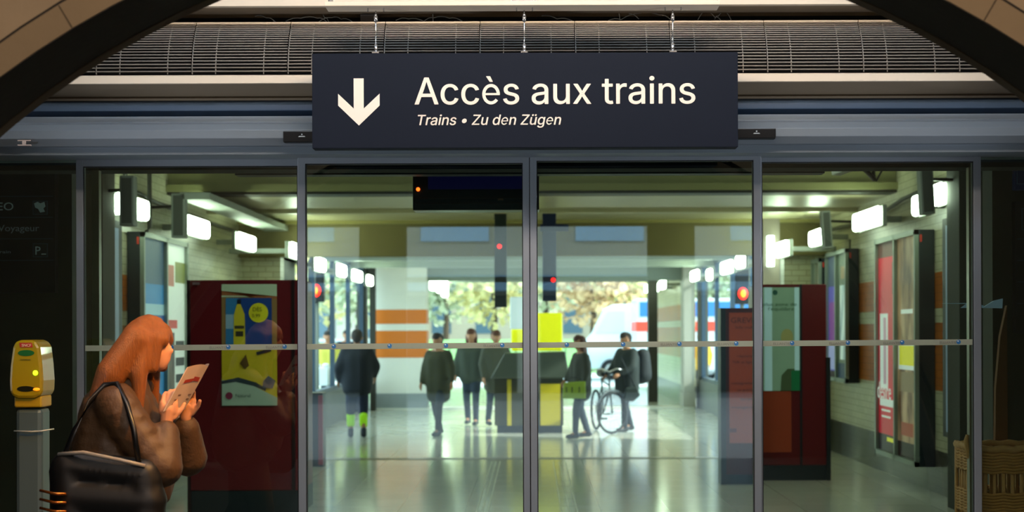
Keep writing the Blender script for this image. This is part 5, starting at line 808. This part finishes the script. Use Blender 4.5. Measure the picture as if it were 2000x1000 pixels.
# ---------------------------------------------------------------- people
m_skin = M('skin', 'b98464', .55); m_hair_d = M('dark_hair', '2a1e16', .7)
def figure(name, lab, px, Y, h, ang, coat, trou, hair, pose, coat_len=.62, voxel=.03, long_hair=False, shorts=False, skin=m_skin, shoes=None, bulk=1.0, face=True, lean=0.0, x=None, dx=0):
    """local axes: +X forward, +Y the figure's own left"""
    x = X(px, Y) if x is None else x
    r = thing(name, lab, 'person', (x, Y, 0))
    s = h/1.75; T = Matrix.Translation((x, Y, 0)) @ Matrix.Rotation(ang, 4, 'Z') @ Matrix.Scale(s, 4)
    p = dict(stride=.18, armL=((.02, .27, 1.14), (.12, .27, .90)), armR=((.02, -.27, 1.14), (.12, -.27, .90)), head=(.03+lean*.5, 0, 1.62)); p.update(pose)
    def t(v): return T @ Vector(v)
    def S(parts): return [(t(a), t(b), r0*s, r1*s) for a, b, r0, r1 in parts]
    st = p['stride']; hd = Vector(p['head']); nk = Vector((lean*.35, 0, 1.45)); ch = Vector((lean*.25, 0, 1.27)); hp = Vector((0, 0, .95))
    kL = Vector((st*.6+.03, .10, .5)); kR = Vector((-st*.45+.04, -.10, .5)); fL = Vector((st*.9, .10, .09)); fR = Vector((-st, -.10, .10))
    b = [(hd, hd+Vector((.01, 0, .045)), .088, .092), (hd+Vector((.03, 0, -.03)), hd+Vector((.035, 0, -.075)), .07, .045), (nk, hd+Vector((0, 0, -.05)), .055, .052), (nk, ch, .07, .12), (ch+Vector((0, .06, 0)), hp+Vector((0, .05, 0)), .11, .11), (ch-Vector((0, .06, 0)), hp-Vector((0, .05, 0)), .11, .11)]
    if face: b += [(hd+Vector((.09, 0, .0)), hd+Vector((.105, 0, -.025)), .014, .02), (hd+Vector((0, .088, 0)), hd+Vector((0, .09, -.02)), .02, .015), (hd-Vector((0, .088, 0)), hd-Vector((0, .09, .02)), .02, .015)]
    arms = []
    for sg_, A in ((1, p['armL']), (-1, p['armR'])):
        sh = Vector((lean*.33, sg_*.19, 1.39)); el = Vector(A[0]); wr = Vector(A[1]); arms.append((sh, el, wr))
        b += [(nk, sh, .06, .06), (sh, el, .052, .042), (el, wr, .040, .028)]
        d = (wr-el).normalized(); side = Vector((0, -sg_, 0)) if abs(d.y) < .8 else Vector((0, 0, 1))
        u = d.cross(Vector((0, 1, 0))).normalized() if abs(d.y) < .8 else Vector((0, 0, 1))
        b += [(wr, wr+d*.07, .028, .033)]
        for k in range(4):
            q0 = wr+d*.085+u*(.033*(k-1.5)*.6); L = (.055, .07, .065, .05)[k]
            b += [(q0, q0+d*L*.6+side*.012, .0105, .010), (q0+d*L*.6+side*.012, q0+d*L+side*.032, .010, .009)]
        b += [(wr+d*.03+u*.03, wr+d*.07+u*.055+side*.02, .012, .010)]
    for k_, f_, y in ((kL, fL, .09), (kR, fR, -.09)):
        b += [(hp+Vector((0, y, -.02)), k_, .085, .058), (k_, f_, .055, .038), (f_, f_+Vector((.1, 0, -.03)), .04, .03)]
    blob('body', S(b), skin, r, voxel*.6, 3)
    c = [(nk+Vector((0, 0, -.04)), ch, .085, .15), (ch+Vector((0, .07*bulk, 0)), Vector((0, .07, 1.5-coat_len)), .14*bulk, .145*bulk), (ch-Vector((0, .07*bulk, 0)), Vector((0, -.07, 1.5-coat_len)), .14*bulk, .145*bulk)]
    for sh, el, wr in arms: c += [(nk+Vector((0, 0, -.05)), sh, .08, .078), (sh, el, .075*bulk, .066*bulk), (el, wr, .064*bulk, .046)]
    blob('coat', S(c), coat, r, voxel, 5)
    q = [(hp, hp+Vector((0, .05, 0)), .14, .13), (hp, hp-Vector((0, .05, 0)), .14, .13)]
    for k_, f_, y in ((kL, fL, .085), (kR, fR, -.085)):
        q.append((hp+Vector((0, y, -.03)), k_, .115, .09 if shorts else .075))
        if not shorts: q.append((k_, f_+Vector((0, 0, .02)), .075, .062))
        else: q.append((k_, k_+Vector((0, 0, -.08)), .09, .085))
    blob('trousers', S(q), trou, r, voxel, 4)
    for f_ in (fL, fR): blob('shoe', S([(f_+Vector((-.04, 0, -.04)), f_+Vector((.14, 0, -.05)), .05, .042), (f_+Vector((-.01, 0, .03)), f_+Vector((0, 0, -.03)), .05, .05)]), shoes or m_black, r, voxel*.6, 2)
    hh = [(hd+Vector((-.03, 0, .04)), hd+Vector((.02, 0, .06)), .10, .088), (hd+Vector((-.045, 0, -.02)), hd+Vector((-.05, 0, .03)), .075, .085)]
    if long_hair: hh += [(hd+Vector((-.05, 0, 0)), nk+Vector((-.07, 0, -.08)), .09, .06), (hd+Vector((-.02, .07, 0)), nk+Vector((-.02, .09, -.06)), .045, .03), (hd+Vector((-.02, -.07, 0)), nk+Vector((-.02, -.09, -.06)), .045, .03)]
    blob('hair', S(hh), hair, r, voxel*.6, 3)
    return r, t, s
navy = M('navy_cloth', '0c1422', .8, var=.15); dkcoat = M('dark_coat', '1a2220', .85, var=.15); jean = M('dark_jeans', '232e3c', .85)
olv = M('olive_coat', '3a3a1c', .85, var=.2); gcoat = M('grey_green_coat', '3c4438', .85, var=.1); brn = M('brown_hair', '5a2e18', .7)
# worker walking away beside the white pillar
r, t, s = figure('walking_person', 'person in dark jacket, shorts and lime green leg bands walking away beside the white pillar', 697, 23.2, 1.62, PI/2+.15, navy, M('navy_shorts', '101c38', .8), m_hair_d,
                 dict(stride=.10, armL=((-.06, .30, 1.14), (.06, .30, .92)), armR=((.03, -.31, 1.15), (.16, -.30, .98))), shorts=True, bulk=1.25, skin=M('skin_tan', 'a07050', .6), shoes=M('boot_navy', '101a2c', .7), coat_len=.68)
lime = M('lime_band', 'a6e010', .5, emit=.15)
for k in (0, 1):
    c0 = Vector((.10*(.75 if k == 0 else -.72)+.03, .10 if k == 0 else -.10, .22)); blob('leg_band', [(t(c0), t(c0+Vector((0, 0, .13))), .062*s*1.1, .066*s*1.1)], lime, r, .014, 2)
# two people by the counter
figure('standing_person', 'brown-haired person in a grey green coat, second nearest the grey counter', 921, 26.2, 1.63, -PI/2-.2, gcoat, jean, brn, dict(stride=.12), long_hair=True, bulk=1.15)
figure('standing_person', 'person in a grey coat standing right against the grey counter', 968, 25.8, 1.60, -PI/2+.3, M('grey_coat', '4a4c40', .85), jean, brn, dict(stride=.16), bulk=1.15, coat_len=.75)
figure('walking_person', 'person in a dark olive coat walking out from behind the white pillar', 856, 23.6, 1.56, -PI/2-.5, olv, M('dark_trousers', '14201e', .85), m_hair_d, dict(stride=.2, armL=((.05, .30, 1.14), (.1, .33, .92))), bulk=1.1, coat_len=.8)
# woman with the lime bag
r, t, s = figure('walking_person', 'person in a dark coat carrying a lime green bag in front of the cyclist', 1134, 22.9, 1.52, PI+.35, M('brown_grey_coat', '3a3a30', .85), jean, brn,
                 dict(stride=.16, armL=((.0, .27, 1.14), (.06, .30, .92)), armR=((.06, -.27, 1.16), (.20, -.22, .98))), long_hair=True, bulk=1.15, coat_len=.72)
YB = 22.55
bg = thing('shopping_bag', 'lime green shopping bag with small dark marks held by the person before the cyclist', 'bag', (X(1122, YB), YB, Z(790, YB)))
MB().prism([(X(1098, YB), Z(779, YB)), (X(1101, YB), Z(748, YB)), (X(1143, YB), Z(745, YB)), (X(1144, YB), Z(779, YB))], 'y', YB, YB+.12).build('bag_body', M('bag_lime', '9db82a', .5), bg, bevel=.01)
mb = MB()
for px in (1105, 1116, 1130): mb.box(X(px, YB), X(px+2, YB), YB-.004, YB, Z(767, YB), Z(756, YB))
mb.build('print', m_black, bg)
MB().tube([P(1108, 747, YB+.06), P(1113, 738, YB+.06), P(1130, 737, YB+.06), P(1136, 746, YB+.06)], .006, 6).build('handle', m_black, bg)
# cyclist and bicycle
r, t, s = figure('person_with_bicycle', 'person in a dark coat holding a bicycle, a rucksack on the back', 1224, 24.35, 1.56, PI+.55, dkcoat, navy, m_hair_d,
                 dict(stride=.14, armL=((.10, .29, 1.14), (.32, .24, 1.02)), armR=((.06, -.30, 1.15), (.26, -.26, 1.0))), bulk=1.3, coat_len=.72)
rk = thing('rucksack', 'dark bulky rucksack on the back of the person holding the bicycle', 'rucksack', t((-.26, 0, 1.0)))
blob('pack', [(t((-.32, .04, 1.34)), t((-.32, .04, 1.0)), .12, .15), (t((-.33, -.06, 1.3)), t((-.33, -.06, .98)), .11, .15)], M('pack_black', '161c20', .8, var=.2), rk, .03, 4)
blob('strap', [(t((-.12, .13, 1.42)), t((.12, .12, 1.3)), .02, .02), (t((-.12, -.13, 1.42)), t((.12, -.12, 1.3)), .02, .02)], m_black, rk, .015, 1)
hb = thing('shoulder_bag', 'dark bag hanging low behind the person holding the bicycle', 'bag', P(1236, 785, 23.85))
MB().prism([(X(1217, 23.85), Z(782, 23.85)), (X(1222, 23.85), Z(758, 23.85)), (X(1244, 23.85), Z(756, 23.85)), (X(1250, 23.85), Z(773, 23.85)), (X(1236, 23.85), Z(785, 23.85))], 'y', 23.8, 23.95).build('bag_body', M('bag_dark', '182420', .7), hb, bevel=.02)
MB().tube([P(1222, 758, 23.9), P(1214, 700, 23.9), P(1240, 757, 23.9)], .012, 6).build('strap', m_black, hb)
bk = thing('bicycle', 'dark city bicycle turned towards the glass, held by the person in dark coat', 'bicycle', (X(1195, 23.8), 23.8, 0))
R0 = .325; WC = Vector((X(1195, 23.8), 23.8, R0))
def bwheel(c, ang, nm):
    u = Vector((math.cos(ang), math.sin(ang), 0)); n = 28; g = MB().m(M('tyre', '101214', .8))
    pts = [c+(u*math.cos(2*PI*k/n)+Vector((0, 0, 1))*math.sin(2*PI*k/n))*(R0-.02) for k in range(n+1)]
    g.tube(pts, .02, 8, False); g.build('wheel', None, bk)
    g = MB()
    for k in range(14):
        a = 2*PI*k/14; g.tube([c, c+(u*math.cos(a)+Vector((0, 0, 1))*math.sin(a))*(R0-.03)], .0025, 4)
    g.build('spokes', m_steel, bk)
    return u
bwheel(WC, math.radians(42), 'front'); fd = Vector((-.2, .98, 0)).normalized(); RC = WC+fd*1.03
bwheel(RC, math.atan2(fd.y, fd.x), 'rear')
def Q(along, z, side=0): return WC+fd*along+Vector((0, 0, z-R0))+Vector((-fd.y, fd.x, 0))*side
mfr = M('bike_frame', '202a30', .4)
MB().tube([WC, Q(.13, .68), Q(.2, .95)], .014, 8).tube([Q(.15, .74), Q(.62, .80)], .014, 8).tube([Q(.15, .68), Q(.56, .28)], .016, 8).tube([Q(.56, .28), Q(.66, .85)], .014, 8).tube([Q(.56, .28), RC], .01, 8).tube([Q(.63, .72), RC], .009, 8).build('frame', mfr, bk)
MB().tube([Q(.22, .97, .27), Q(.16, 1.0, .12), Q(.2, .95, 0), Q(.16, 1.0, -.12), Q(.22, .97, -.27)], .012, 8).build('handlebar', m_steel, bk)
blob('saddle', [(Q(.58, .90), Q(.74, .92), .04, .07)], m_black, bk, .012, 2)
MB().tube([Q(.50, .28, -.1), Q(.62, .28, .1)], .012, 6).box(Q(.5, .2).x-.05, Q(.5, .2).x+.05, Q(.5, .2).y-.05, Q(.5, .2).y+.03, .2, .225).build('pedal', m_black, bk)
mb = MB(); n = 14
pts = [WC+Vector((0, 0, 0))+(Vector((math.cos(math.radians(42)), math.sin(math.radians(42)), 0))*math.cos(a)+Vector((0, 0, 1))*math.sin(a))*(R0+.02) for a in [PI*(.15+.75*k/n) for k in range(n+1)]]
mb.tube(pts, .018, 6).build('mudguard', M('mudguard', '3a444a', .4), bk)
# outside the windows
figure('walking_person', 'person in a yellow jacket outside the window next to the grey pier', 1368, 36, 1.55, PI/2, M('yellow_jacket', 'c8a01c', .7), jean, m_hair_d, dict(), bulk=1.1)
figure('walking_person', 'person in a yellow and white jacket outside the window beside the red signal light', 640, 31.5, 1.6, -PI/2, M('hi_vis', 'd8cc50', .6), jean, m_hair_d, dict(), bulk=1.15)
figure('walking_person', 'person in dark navy clothes outside the window beyond the shoulder of the walking worker', 676, 36, 1.62, -PI/2+.4, navy, jean, m_hair_d, dict(), bulk=1.15)

# ---------------------------------------------------------------- the orange-haired person close to the doors (profile towards +X)
NY = 6.62; nx_ = X(274, NY)
pr_ = thing('passing_person', 'person with long orange hair in brown padded coat reading a magazine by the doors', 'person', (nx_-.06, NY, 0))
def W(a, b, z): return Vector((nx_+a, NY+b, z*1.018))
m_coat = M('brown_padded_coat', '46301a', .6, var=.35, scale=9, bump=.5, bscale=30)
m_hairo = M('copper_hair', '824a1a', .45, var=.35, scale=14, bump=.6, bscale=60, stretch=(6, 6, .6))
m_skn = M('face_skin', 'c98e6c', .5)
hd = W(.035, 0, 1.515)
body = [(hd+Vector((-.012, 0, .015)), hd+Vector((.0, 0, .03)), .083, .088), (hd+Vector((.03, 0, -.03)), hd+Vector((.045, 0, -.075)), .06, .04),
        (hd+Vector((.082, 0, .0)), hd+Vector((.096, 0, -.028)), .012, .015), (hd+Vector((.075, 0, -.062)), hd+Vector((.08, 0, -.064)), .018, .016), (hd+Vector((.0, -.082, -.005)), hd+Vector((0, -.084, -.025)), .016, .012),
        (W(-.06, 0, 1.36), hd+Vector((-.02, 0, -.05)), .055, .052), (W(-.08, 0, 1.30), W(-.09, 0, 1.0), .11, .13), (W(-.09, .07, .95), W(.02, .09, .50), .085, .055), (W(.02, .09, .5), W(-.08, .09, .1), .052, .036),
        (W(-.09, -.07, .95), W(-.14, -.09, .5), .085, .055), (W(-.14, -.09, .5), W(-.34, -.09, .14), .052, .036), (W(-.08, .09, .08), W(.06, .09, .05), .035, .03), (W(-.34, -.09, .12), W(-.22, -.09, .05), .035, .03)]
sh1, el1, wr1 = W(-.06, -.18, 1.27), W(.14, -.20, 1.00), W(.14, -.12, 1.20)
sh2, el2, wr2 = W(-.05, .18, 1.27), W(.16, .20, 1.01), W(.17, .10, 1.205)
for sh, el, wr in ((sh1, el1, wr1), (sh2, el2, wr2)): body += [(W(-.06, 0, 1.33), sh, .05, .055), (sh, el, .05, .04), (el, wr, .038, .027)]
blob('body', body, m_skn, pr_, .012, 3)
for sgn, wr in ((-1, wr1), (1, wr2)):
    up = Vector((.12, 0, .99)).normalized(); acr = Vector((.98, -sgn*.15, -.1)).normalized(); inn = Vector((0, -sgn, 0))
    h = [(wr, wr+up*.05, .027, .03), (wr+up*.045-acr*.02, wr+up*.075-acr*.025, .02, .015), (wr+up*.045+acr*.02, wr+up*.075+acr*.025, .02, .015)]
    for k, L in enumerate((.062, .072, .068, .052)):
        b0 = wr+up*.082+acr*(.018*(1.5-k)); b1 = b0+up*L*.5+inn*.012; b2 = b1+up*L*.2+inn*.03
        h += [(b0, b1, .0092, .0086), (b1, b2, .0086, .0078)]
    h += [(wr+up*.02+acr*.028, wr+up*.055+acr*.052+inn*.008, .012, .010), (wr+up*.055+acr*.052+inn*.008, wr+up*.08+acr*.06+inn*.02, .010, .0085)]
    blob('hand', h, m_skn, pr_, .0045, 2)
coat = [(W(-.07, 0, 1.33), W(-.085, 0, 1.2), .11, .165), (W(-.09, .06, 1.22), W(-.11, .07, .98), .16, .185), (W(-.09, -.06, 1.22), W(-.11, -.07, .98), .16, .185), (W(-.11, .05, .98), W(-.10, .05, .90), .19, .20), (W(-.11, -.05, .98), W(-.10, -.05, .90), .19, .20),
        (W(.0, 0, 1.12), W(-.02, 0, .95), .15, .17)]
for sh, el, wr in ((sh1, el1, wr1), (sh2, el2, wr2)):
    coat += [(W(-.06, 0, 1.30), sh, .09, .09)]
    for a, b, r0, r1 in ((sh, el, .092, .082), (el, el.lerp(wr, .82), .084, .055)):
        for k in range(5):        # padded quilting: swollen sections with seams between them
            u0, u1 = k/5+.03, (k+1)/5-.03; q0, q1 = a.lerp(b, u0), a.lerp(b, u1); m_ = (q0+q1)/2; rr = r0+(r1-r0)*(u0+u1)/2
            coat += [(q0, m_, rr*.93, rr*1.06), (m_, q1, rr*1.06, rr*.93)]
blob('coat', coat, m_coat, pr_, .011, 3)
blob('collar', [(W(-.13, -.06, 1.375), W(-.13, .06, 1.375), .05, .05), (W(-.13, -.06, 1.375), W(.0, -.09, 1.34), .05, .04), (W(-.13, .06, 1.375), W(.0, .09, 1.34), .05, .04)], m_coat, pr_, .011, 3)
hair = [(hd+Vector((-.02, 0, .02)), hd+Vector((.0, 0, .042)), .10, .092), (hd+Vector((.045, -.02, .045)), hd+Vector((.065, -.04, .02)), .055, .035), (hd+Vector((.045, .02, .045)), hd+Vector((.065, .04, .02)), .055, .035)]
for b_ in (-.085, -.055, 0, .055, .085):
    hair += [(hd+Vector((-.03, b_*.8, .02)), W(-.09, b_*1.3, 1.40), .075, .07), (W(-.09, b_*1.3, 1.40), W(-.16, b_*1.5, 1.27), .07, .035)]
for sg_ in (-1, 1):
    hair += [(hd+Vector((.0, sg_*.075, .02)), W(.02, sg_*.11, 1.40), .045, .04), (W(.02, sg_*.11, 1.40), W(.03, sg_*.13, 1.26), .04, .018), (hd+Vector((.045, sg_*.06, .03)), W(.075, sg_*.08, 1.42), .035, .024)]
blob('hair', hair, m_hairo, pr_, .009, 2)
for sg_ in (-1, 1):
    MB().ball(hd+Vector((.066, sg_*.034, .008)), .011, 8).build('eye', M('eye_dark', '1a120c', .2), pr_)
tro = [(W(-.09, .06, .93), W(.02, .09, .5), .13, .08), (W(.02, .09, .5), W(-.08, .09, .12), .08, .07), (W(-.09, -.06, .93), W(-.14, -.09, .5), .13, .08), (W(-.14, -.09, .5), W(-.32, -.09, .17), .08, .07)]
blob('trousers', tro, M('dark_brown_trousers', '2a2018', .8), pr_, .015, 3)
for a, z in ((-.06, 0), (-.32, .06)):
    b_ = .09 if z == 0 else -.09
    blob('shoe', [(W(a-.04, b_, .055+z*.6), W(a+.14, b_, .045+z*.2), .05, .04)], m_black, pr_, .012, 2)
mg = thing('magazine', 'open magazine with pale and orange pages held up to the face of the orange-haired person', 'magazine', W(.2, 0, 1.30))
for sg_ in (-1, 1):
    mb = MB(); n = 6
    # a page leaf curving from the spine out to the hand
    def pg(u, v, o=0):
        return W(.185-.05*u+.10*v+.012*math.sin(PI*u)+o, sg_*u*.16, 1.245+v*.18+.01*math.sin(PI*u))
    for i in range(n):
        for o in (0, .004):
            mb.face([pg(i/n, 0, o), pg((i+1)/n, 0, o), pg((i+1)/n, 1, o), pg(i/n, 1, o)])
    mb.face([pg(1, 0), pg(1, 1), pg(1, 1, .004), pg(1, 0, .004)]); mb.face([pg(0, 1), pg(1, 1), pg(1, 1, .004), pg(0, 1, .004)]); mb.face([pg(0, 0), pg(1, 0), pg(1, 0, .004), pg(0, 0, .004)])
    mb.build('page', M('magazine_page', 'e0c4b0', .6, var=.2, scale=12), mg)
    mb = MB().m(M('magazine_red', 'b83a20', .6))
    def fr_(u0, u1, v0, v1): mb.face([pg(u0, v0, .006), pg(u1, v0, .006), pg(u1, v1, .006), pg(u0, v1, .006)])
    fr_(.15, .5, .62, .72); fr_(.5, .85, .6, .68)
    mb.m(M('magazine_grey', '8a6a5c', .6)); fr_(.15, .85, .1, .14); fr_(.15, .85, .2, .24); fr_(.15, .8, .3, .34)
    mb.build('print', None, mg)
# shoulder bag hanging at the hip
sb = thing('handbag', 'large black handbag with a pale zip edge hanging at the hip of the orange-haired person', 'handbag', W(-0.120, -.24, 0.730))
bb = [W(-0.260, 0, 1.105), W(-0.020, 0, 1.080), W(0.160, 0, 1.040)]
blob('bag_body', [(W(-0.230, -.27, 1.030), W(0.080, -.27, 0.995), .07, .07, (1, .9, 1)), (W(-0.210, -.27, 0.790), W(0.090, -.27, 0.770), .09, .09, (1, .8, 1)), (W(-0.210, -.27, 0.910), W(0.090, -.27, 0.890), .09, .09, (1, .8, 1)), (W(-0.230, -.27, 1.010), W(-0.210, -.27, 0.810), .08, .09, (1, .8, 1)), (W(0.080, -.27, 0.970), W(0.090, -.27, 0.790), .08, .09, (1, .8, 1))], M('bag_black', '07080b', .5, var=.2), sb, .012, 3)
MB().tube([W(-0.260, -.30, 1.080), W(-0.150, -.33, 1.090), W(0.000, -.335, 1.060), W(0.100, -.325, 1.035)], .0085, 8).build('zip_edge', M('pale_piping', '8a8680', .4), sb)
MB().tube([W(-.24, -.29, 1.07), W(-.20, -.27, 1.18), W(-.15, -.23, 1.29), W(-.10, -.19, 1.355), W(-.05, -.19, 1.36), W(.01, -.26, 1.28), W(.05, -.31, 1.18), W(.07, -.31, 1.05)], .012, 8).build('strap', m_black, sb)
mb = MB()
for z in (.86, .895, .93): mb.tube([W(-0.320, -.35, z+.012), W(-0.260, -.365, z), W(-0.210, -.36, z-.002)], .006, 6)
mb.build('buckle', M('buckle_brass', 'c07030', .25, .9), sb)

# ---------------------------------------------------------------- the yellow ticket validator
VYY = 7.4
va = thing('ticket_validator', 'yellow ticket stamping machine on a grey post in front of the dark wall', 'ticket validator', (X(50, VYY), VYY, 0))
MB().prism([(X(24, VYY), 0), (X(76, VYY), 0), (X(77, VYY), Z(795, VYY)), (X(25, VYY), Z(795, VYY))], 'y', VYY+.03, VYY+.17).build('post', M('validator_grey', '4c5f66', .35, .3), va, bevel=.02)
MB().box(X(24, VYY), X(78, VYY), VYY+.02, VYY+.18, Z(793, VYY), Z(770, VYY)).build('neck', M('validator_yellow_dark', '9c8410', .4), va, bevel=.008)
hp_ = [(18, 760), (17, 740), (19, 710), (24, 675), (29, 664), (40, 660.5), (60, 660.5), (71, 664), (77, 675), (81, 710), (83, 740), (82, 760), (78, 770), (66, 775), (34, 775), (22, 770)]
MB().prism([(X(a, VYY), Z(b, VYY)) for a, b in hp_], 'y', VYY, VYY+.2).build('head', M('validator_yellow', '8e7c08', .3, coat=.5), va, bevel=.014)
def decal(nm, pts, mat, dy=.002): return MB().prism([(X(a, VYY), Z(b, VYY)) for a, b in pts], 'y', VYY-dy, VYY).build(nm, mat, va)
decal('logo', [(38, 666), (62, 666), (64, 675), (39, 675)], M('logo_red', 'a02018', .4)); text('SNCF', 42, 673.5, VYY-.003, 5.5, M('logo_pale', 'd8c0a0', .4), va, width=.045)
decal('screen', ell(51, 686, 16, 6), M('lcd_green', '1c5a2c', .2)); decal('ticket_slot', ell(50, 756, 17, 5.5), M('slot_black', '141608', .3))
text('Compostez', 39, 700, VYY-.002, 3.5, M('validator_print', '6a6410', .5), va, width=.05)
MB().ball((X(69, VYY), VYY-.002, Z(725, VYY)), .0125, 8, (1, .4, 1)).build('green_light', E('green_led', 'b8ff18', 3), va)
MB().ball((X(71, VYY), VYY-.002, Z(757, VYY)), .012, 8, (1.4, .3, .6)).build('orange_light', E('orange_led', 'ff8a10', 1.5), va)
MB().tube([(X(24, VYY), VYY+.02, Z(839, VYY)), (X(60, VYY), VYY+.015, Z(840, VYY)), (X(78, VYY), VYY+.02, Z(839, VYY)), (X(97, VYY), VYY+.06, Z(836, VYY))], .004, 6).build('pale_cord', M('cord_pale', '9aa6a4', .5), va)

# ---------------------------------------------------------------- direction boards on the dark walls
BY = 9.24
m_bface = M('board_dark_navy', '0a1222', .45); m_bline = M('board_line', '31505c', .5, emit=.03); m_btext = M('board_text', 'b4cccc', .5, emit=.04)
bd = thing('direction_board', 'dark direction board behind the yellow ticket machine with EO, Voyageur and P', 'sign', (X(0, BY), BY, Z(568, BY)))
MB().box(X(-260, BY), X(108, BY), BY, BY+.06, Z(568, BY), Z(302, BY)).build('panel', m_bface, bd)
mb = MB()
for y in (380, 421, 463, 505): mb.box(X(-250, BY), X(104, BY), BY-.002, BY, Z(y+.6, BY), Z(y-.6, BY))
mb.build('dividing_line', m_bline, bd)
text('EO', -6, 407, BY-.003, 16, m_btext, bd, width=.095); text('Voyageur', -3, 448, BY-.003, 13, M('board_text_dim', '8ea0a8', .5, emit=.03), bd, width=.245); text('souterrain', -40, 491, BY-.003, 6, M('board_text_dim', '8ea0a8', .5, emit=.03), bd, width=.185)
for y in (402, 485):
    MB().box(X(65, BY), X(94, BY), BY-.003, BY, Z(y+14, BY), Z(y-13, BY)).build('pictogram_frame', m_bline, bd); MB().box(X(66.5, BY), X(92.5, BY), BY-.004, BY-.003, Z(y+12.5, BY), Z(y-11.5, BY)).build('pictogram_field', M('board_field', '142430', .5), bd)
MB().prism([(X(a, BY), Z(b, BY)) for a, b in ((68, 394), (75, 391), (80, 394), (88, 391), (90, 400), (86, 404), (89, 410), (80, 412), (76, 405), (70, 402))], 'y', BY-.006, BY-.004).build('pictogram', m_btext, bd)
text('P', 68, 494, BY-.005, 17, m_btext, bd); MB().box(X(82, BY), X(91, BY), BY-.006, BY-.004, Z(494, BY), Z(492, BY)).build('pictogram', m_btext, bd)
b2 = thing('direction_board', 'tall dark direction board at the picture edge above the wicker basket', 'sign', (X(2100, BY), BY, Z(655, BY)))
b2['label'] = 'tall dark direction board with faint dividing lines on the wall above the wicker basket'
MB().box(X(1984, BY), X(2360, BY), BY, BY+.06, Z(655, BY), Z(397, BY)).build('panel', m_bface, b2)
mb = MB()
for y in (470, 512, 554, 596): mb.box(X(1988, BY), X(2350, BY), BY-.002, BY, Z(y+.6, BY), Z(y-.6, BY))
mb.build('dividing_line', m_bline, b2)
mb = MB().m(m_bline)
for q in ((1996, 1997.5, 410, 452), (1996, 2030, 410, 411.5), (1996, 2030, 451, 452.5)): mb.box(X(q[0], BY), X(q[1], BY), BY-.003, BY, Z(q[3], BY), Z(q[2], BY))
mb.build('pictogram_frame', None, b2)
b3 = thing('information_board', 'blue framed board with an orange patch high on the wall above the dark direction board', 'sign', (X(2100, BY), BY, Z(374, BY)))
MB().box(X(1983, BY), X(2360, BY), BY, BY+.05, Z(374, BY), Z(296, BY)).build('panel', M('board_blue', '16306a', .4, emit=.02), b3)
mb = MB().m(M('board_pale_line', '6c8cb0', .4))
for q in ((1987, 1988, 304, 363), (1987, 2300, 304, 305), (1987, 2300, 362, 363)): mb.box(X(q[0], BY), X(q[1], BY), BY-.003, BY, Z(q[3], BY), Z(q[2], BY))
mb.build('border_line', None, b3)
MB().box(X(1990, BY), X(2050, BY), BY-.003, BY, Z(335, BY), Z(314, BY)).build('orange_patch', M('board_orange', 'c08018', .4, emit=.1), b3)
# pale blade-like card and brown fabric flag by the right-hand pane
one('paper_pennant', MB().prism([(X(1925, 9.0), Z(604, 9.0)), (X(1964, 9.0), Z(605, 9.0)), (X(1965, 9.0), Z(586, 9.0)), (X(1948, 9.0), Z(590, 9.0))], 'y', 9.06, 9.08).prism([(X(1840, 9.0), Z(595, 9)), (X(1895, 9.0), Z(596, 9)), (X(1884, 9), Z(604, 9)), (X(1925, 9), Z(604, 9)), (X(1930, 9), Z(600, 9)), (X(1915, 9), Z(594, 9))], 'y', 9.082, 9.088), 'pale blue blade-shaped card mounted above the wicker basket', 'card', M('pennant_pale', 'a8c8dc', .5, emit=.08))
one('brown_banner', MB().prism([(X(1936, 9.1), 0), (X(1943, 9.1), Z(760, 9.1)), (X(1952, 9.1), Z(660, 9.1)), (X(1965, 9.1), Z(600, 9.1)), (X(1966, 9.1), 0)], 'y', 9.08, 9.12), 'tall tapering brown banner rising from the wicker basket under the pale card', 'banner', M('banner_brown', '6a3f14', .8, var=.2))
# ---------------------------------------------------------------- wicker basket
m_wk = M('wicker', 'b8803c', .6, var=.35, scale=30, bump=.4, bscale=80); m_wk2 = M('wicker_pale', 'c08c50', .6, var=.3, scale=30)
GY = 8.55
bs = thing('wicker_basket', 'large open wicker basket with upright canes beside the fixed door leaf', 'basket', (X(2010, GY), GY+.3, 0))
x0, x1 = X(1908, GY), X(2150, GY); y0, y1 = GY, GY+.44
def loop(z, r, mb, wob=0):
    pts = []
    for (a, b) in (((x0, y0), (x1, y0)), ((x1, y0), (x1, y1)), ((x1, y1), (x0, y1)), ((x0, y1), (x0, y0))):
        n = 24
        for k in range(n): pts.append((a[0]+(b[0]-a[0])*k/n, a[1]+(b[1]-a[1])*k/n, z+wob*math.sin(k*PI/2)))
    pts.append(pts[0]); mb.tube(pts, r, 6, False)
mb = MB()
for z0_, z1_ in ((884, 926), (966, 1010)):
    z = Z(z1_, GY)
    while z < Z(z0_, GY): loop(z, .0085, mb, .004); z += .0165
mb.build('woven_band', m_wk, bs)
mb = MB(); loop(Z(884, GY)+.01, .02, mb, .004); mb.build('rim', m_wk2, bs)
k = 0; xx = x0
mb = MB()
while xx < x1:
    mb.tube([(xx, y0+.018, 0), (xx, y0+.018, Z(884, GY))], .011, 6); mb.tube([(xx, y1-.018, 0), (xx, y1-.018, Z(884, GY))], .011, 6); xx += .05
yy = y0
while yy < y1: mb.tube([(x0+.018, yy, 0), (x0+.018, yy, Z(884, GY))], .011, 6); yy += .05
mb.build('upright_canes', m_wk2, bs)
MB().tube([P(1905, 905, GY-.02), P(1893, 893, GY-.02), P(1890, 880, GY-.02), P(1886, 864, GY-.02), P(1889, 852, GY-.02)], [.018, .02, .017, .014, .010], 8).build('handle', m_wk2, bs)
mb = MB(); loop(Z(1040, GY), .03, mb); mb.box(x0, x1, y0, y1, .02, .04); mb.build('bottom', m_wk, bs)
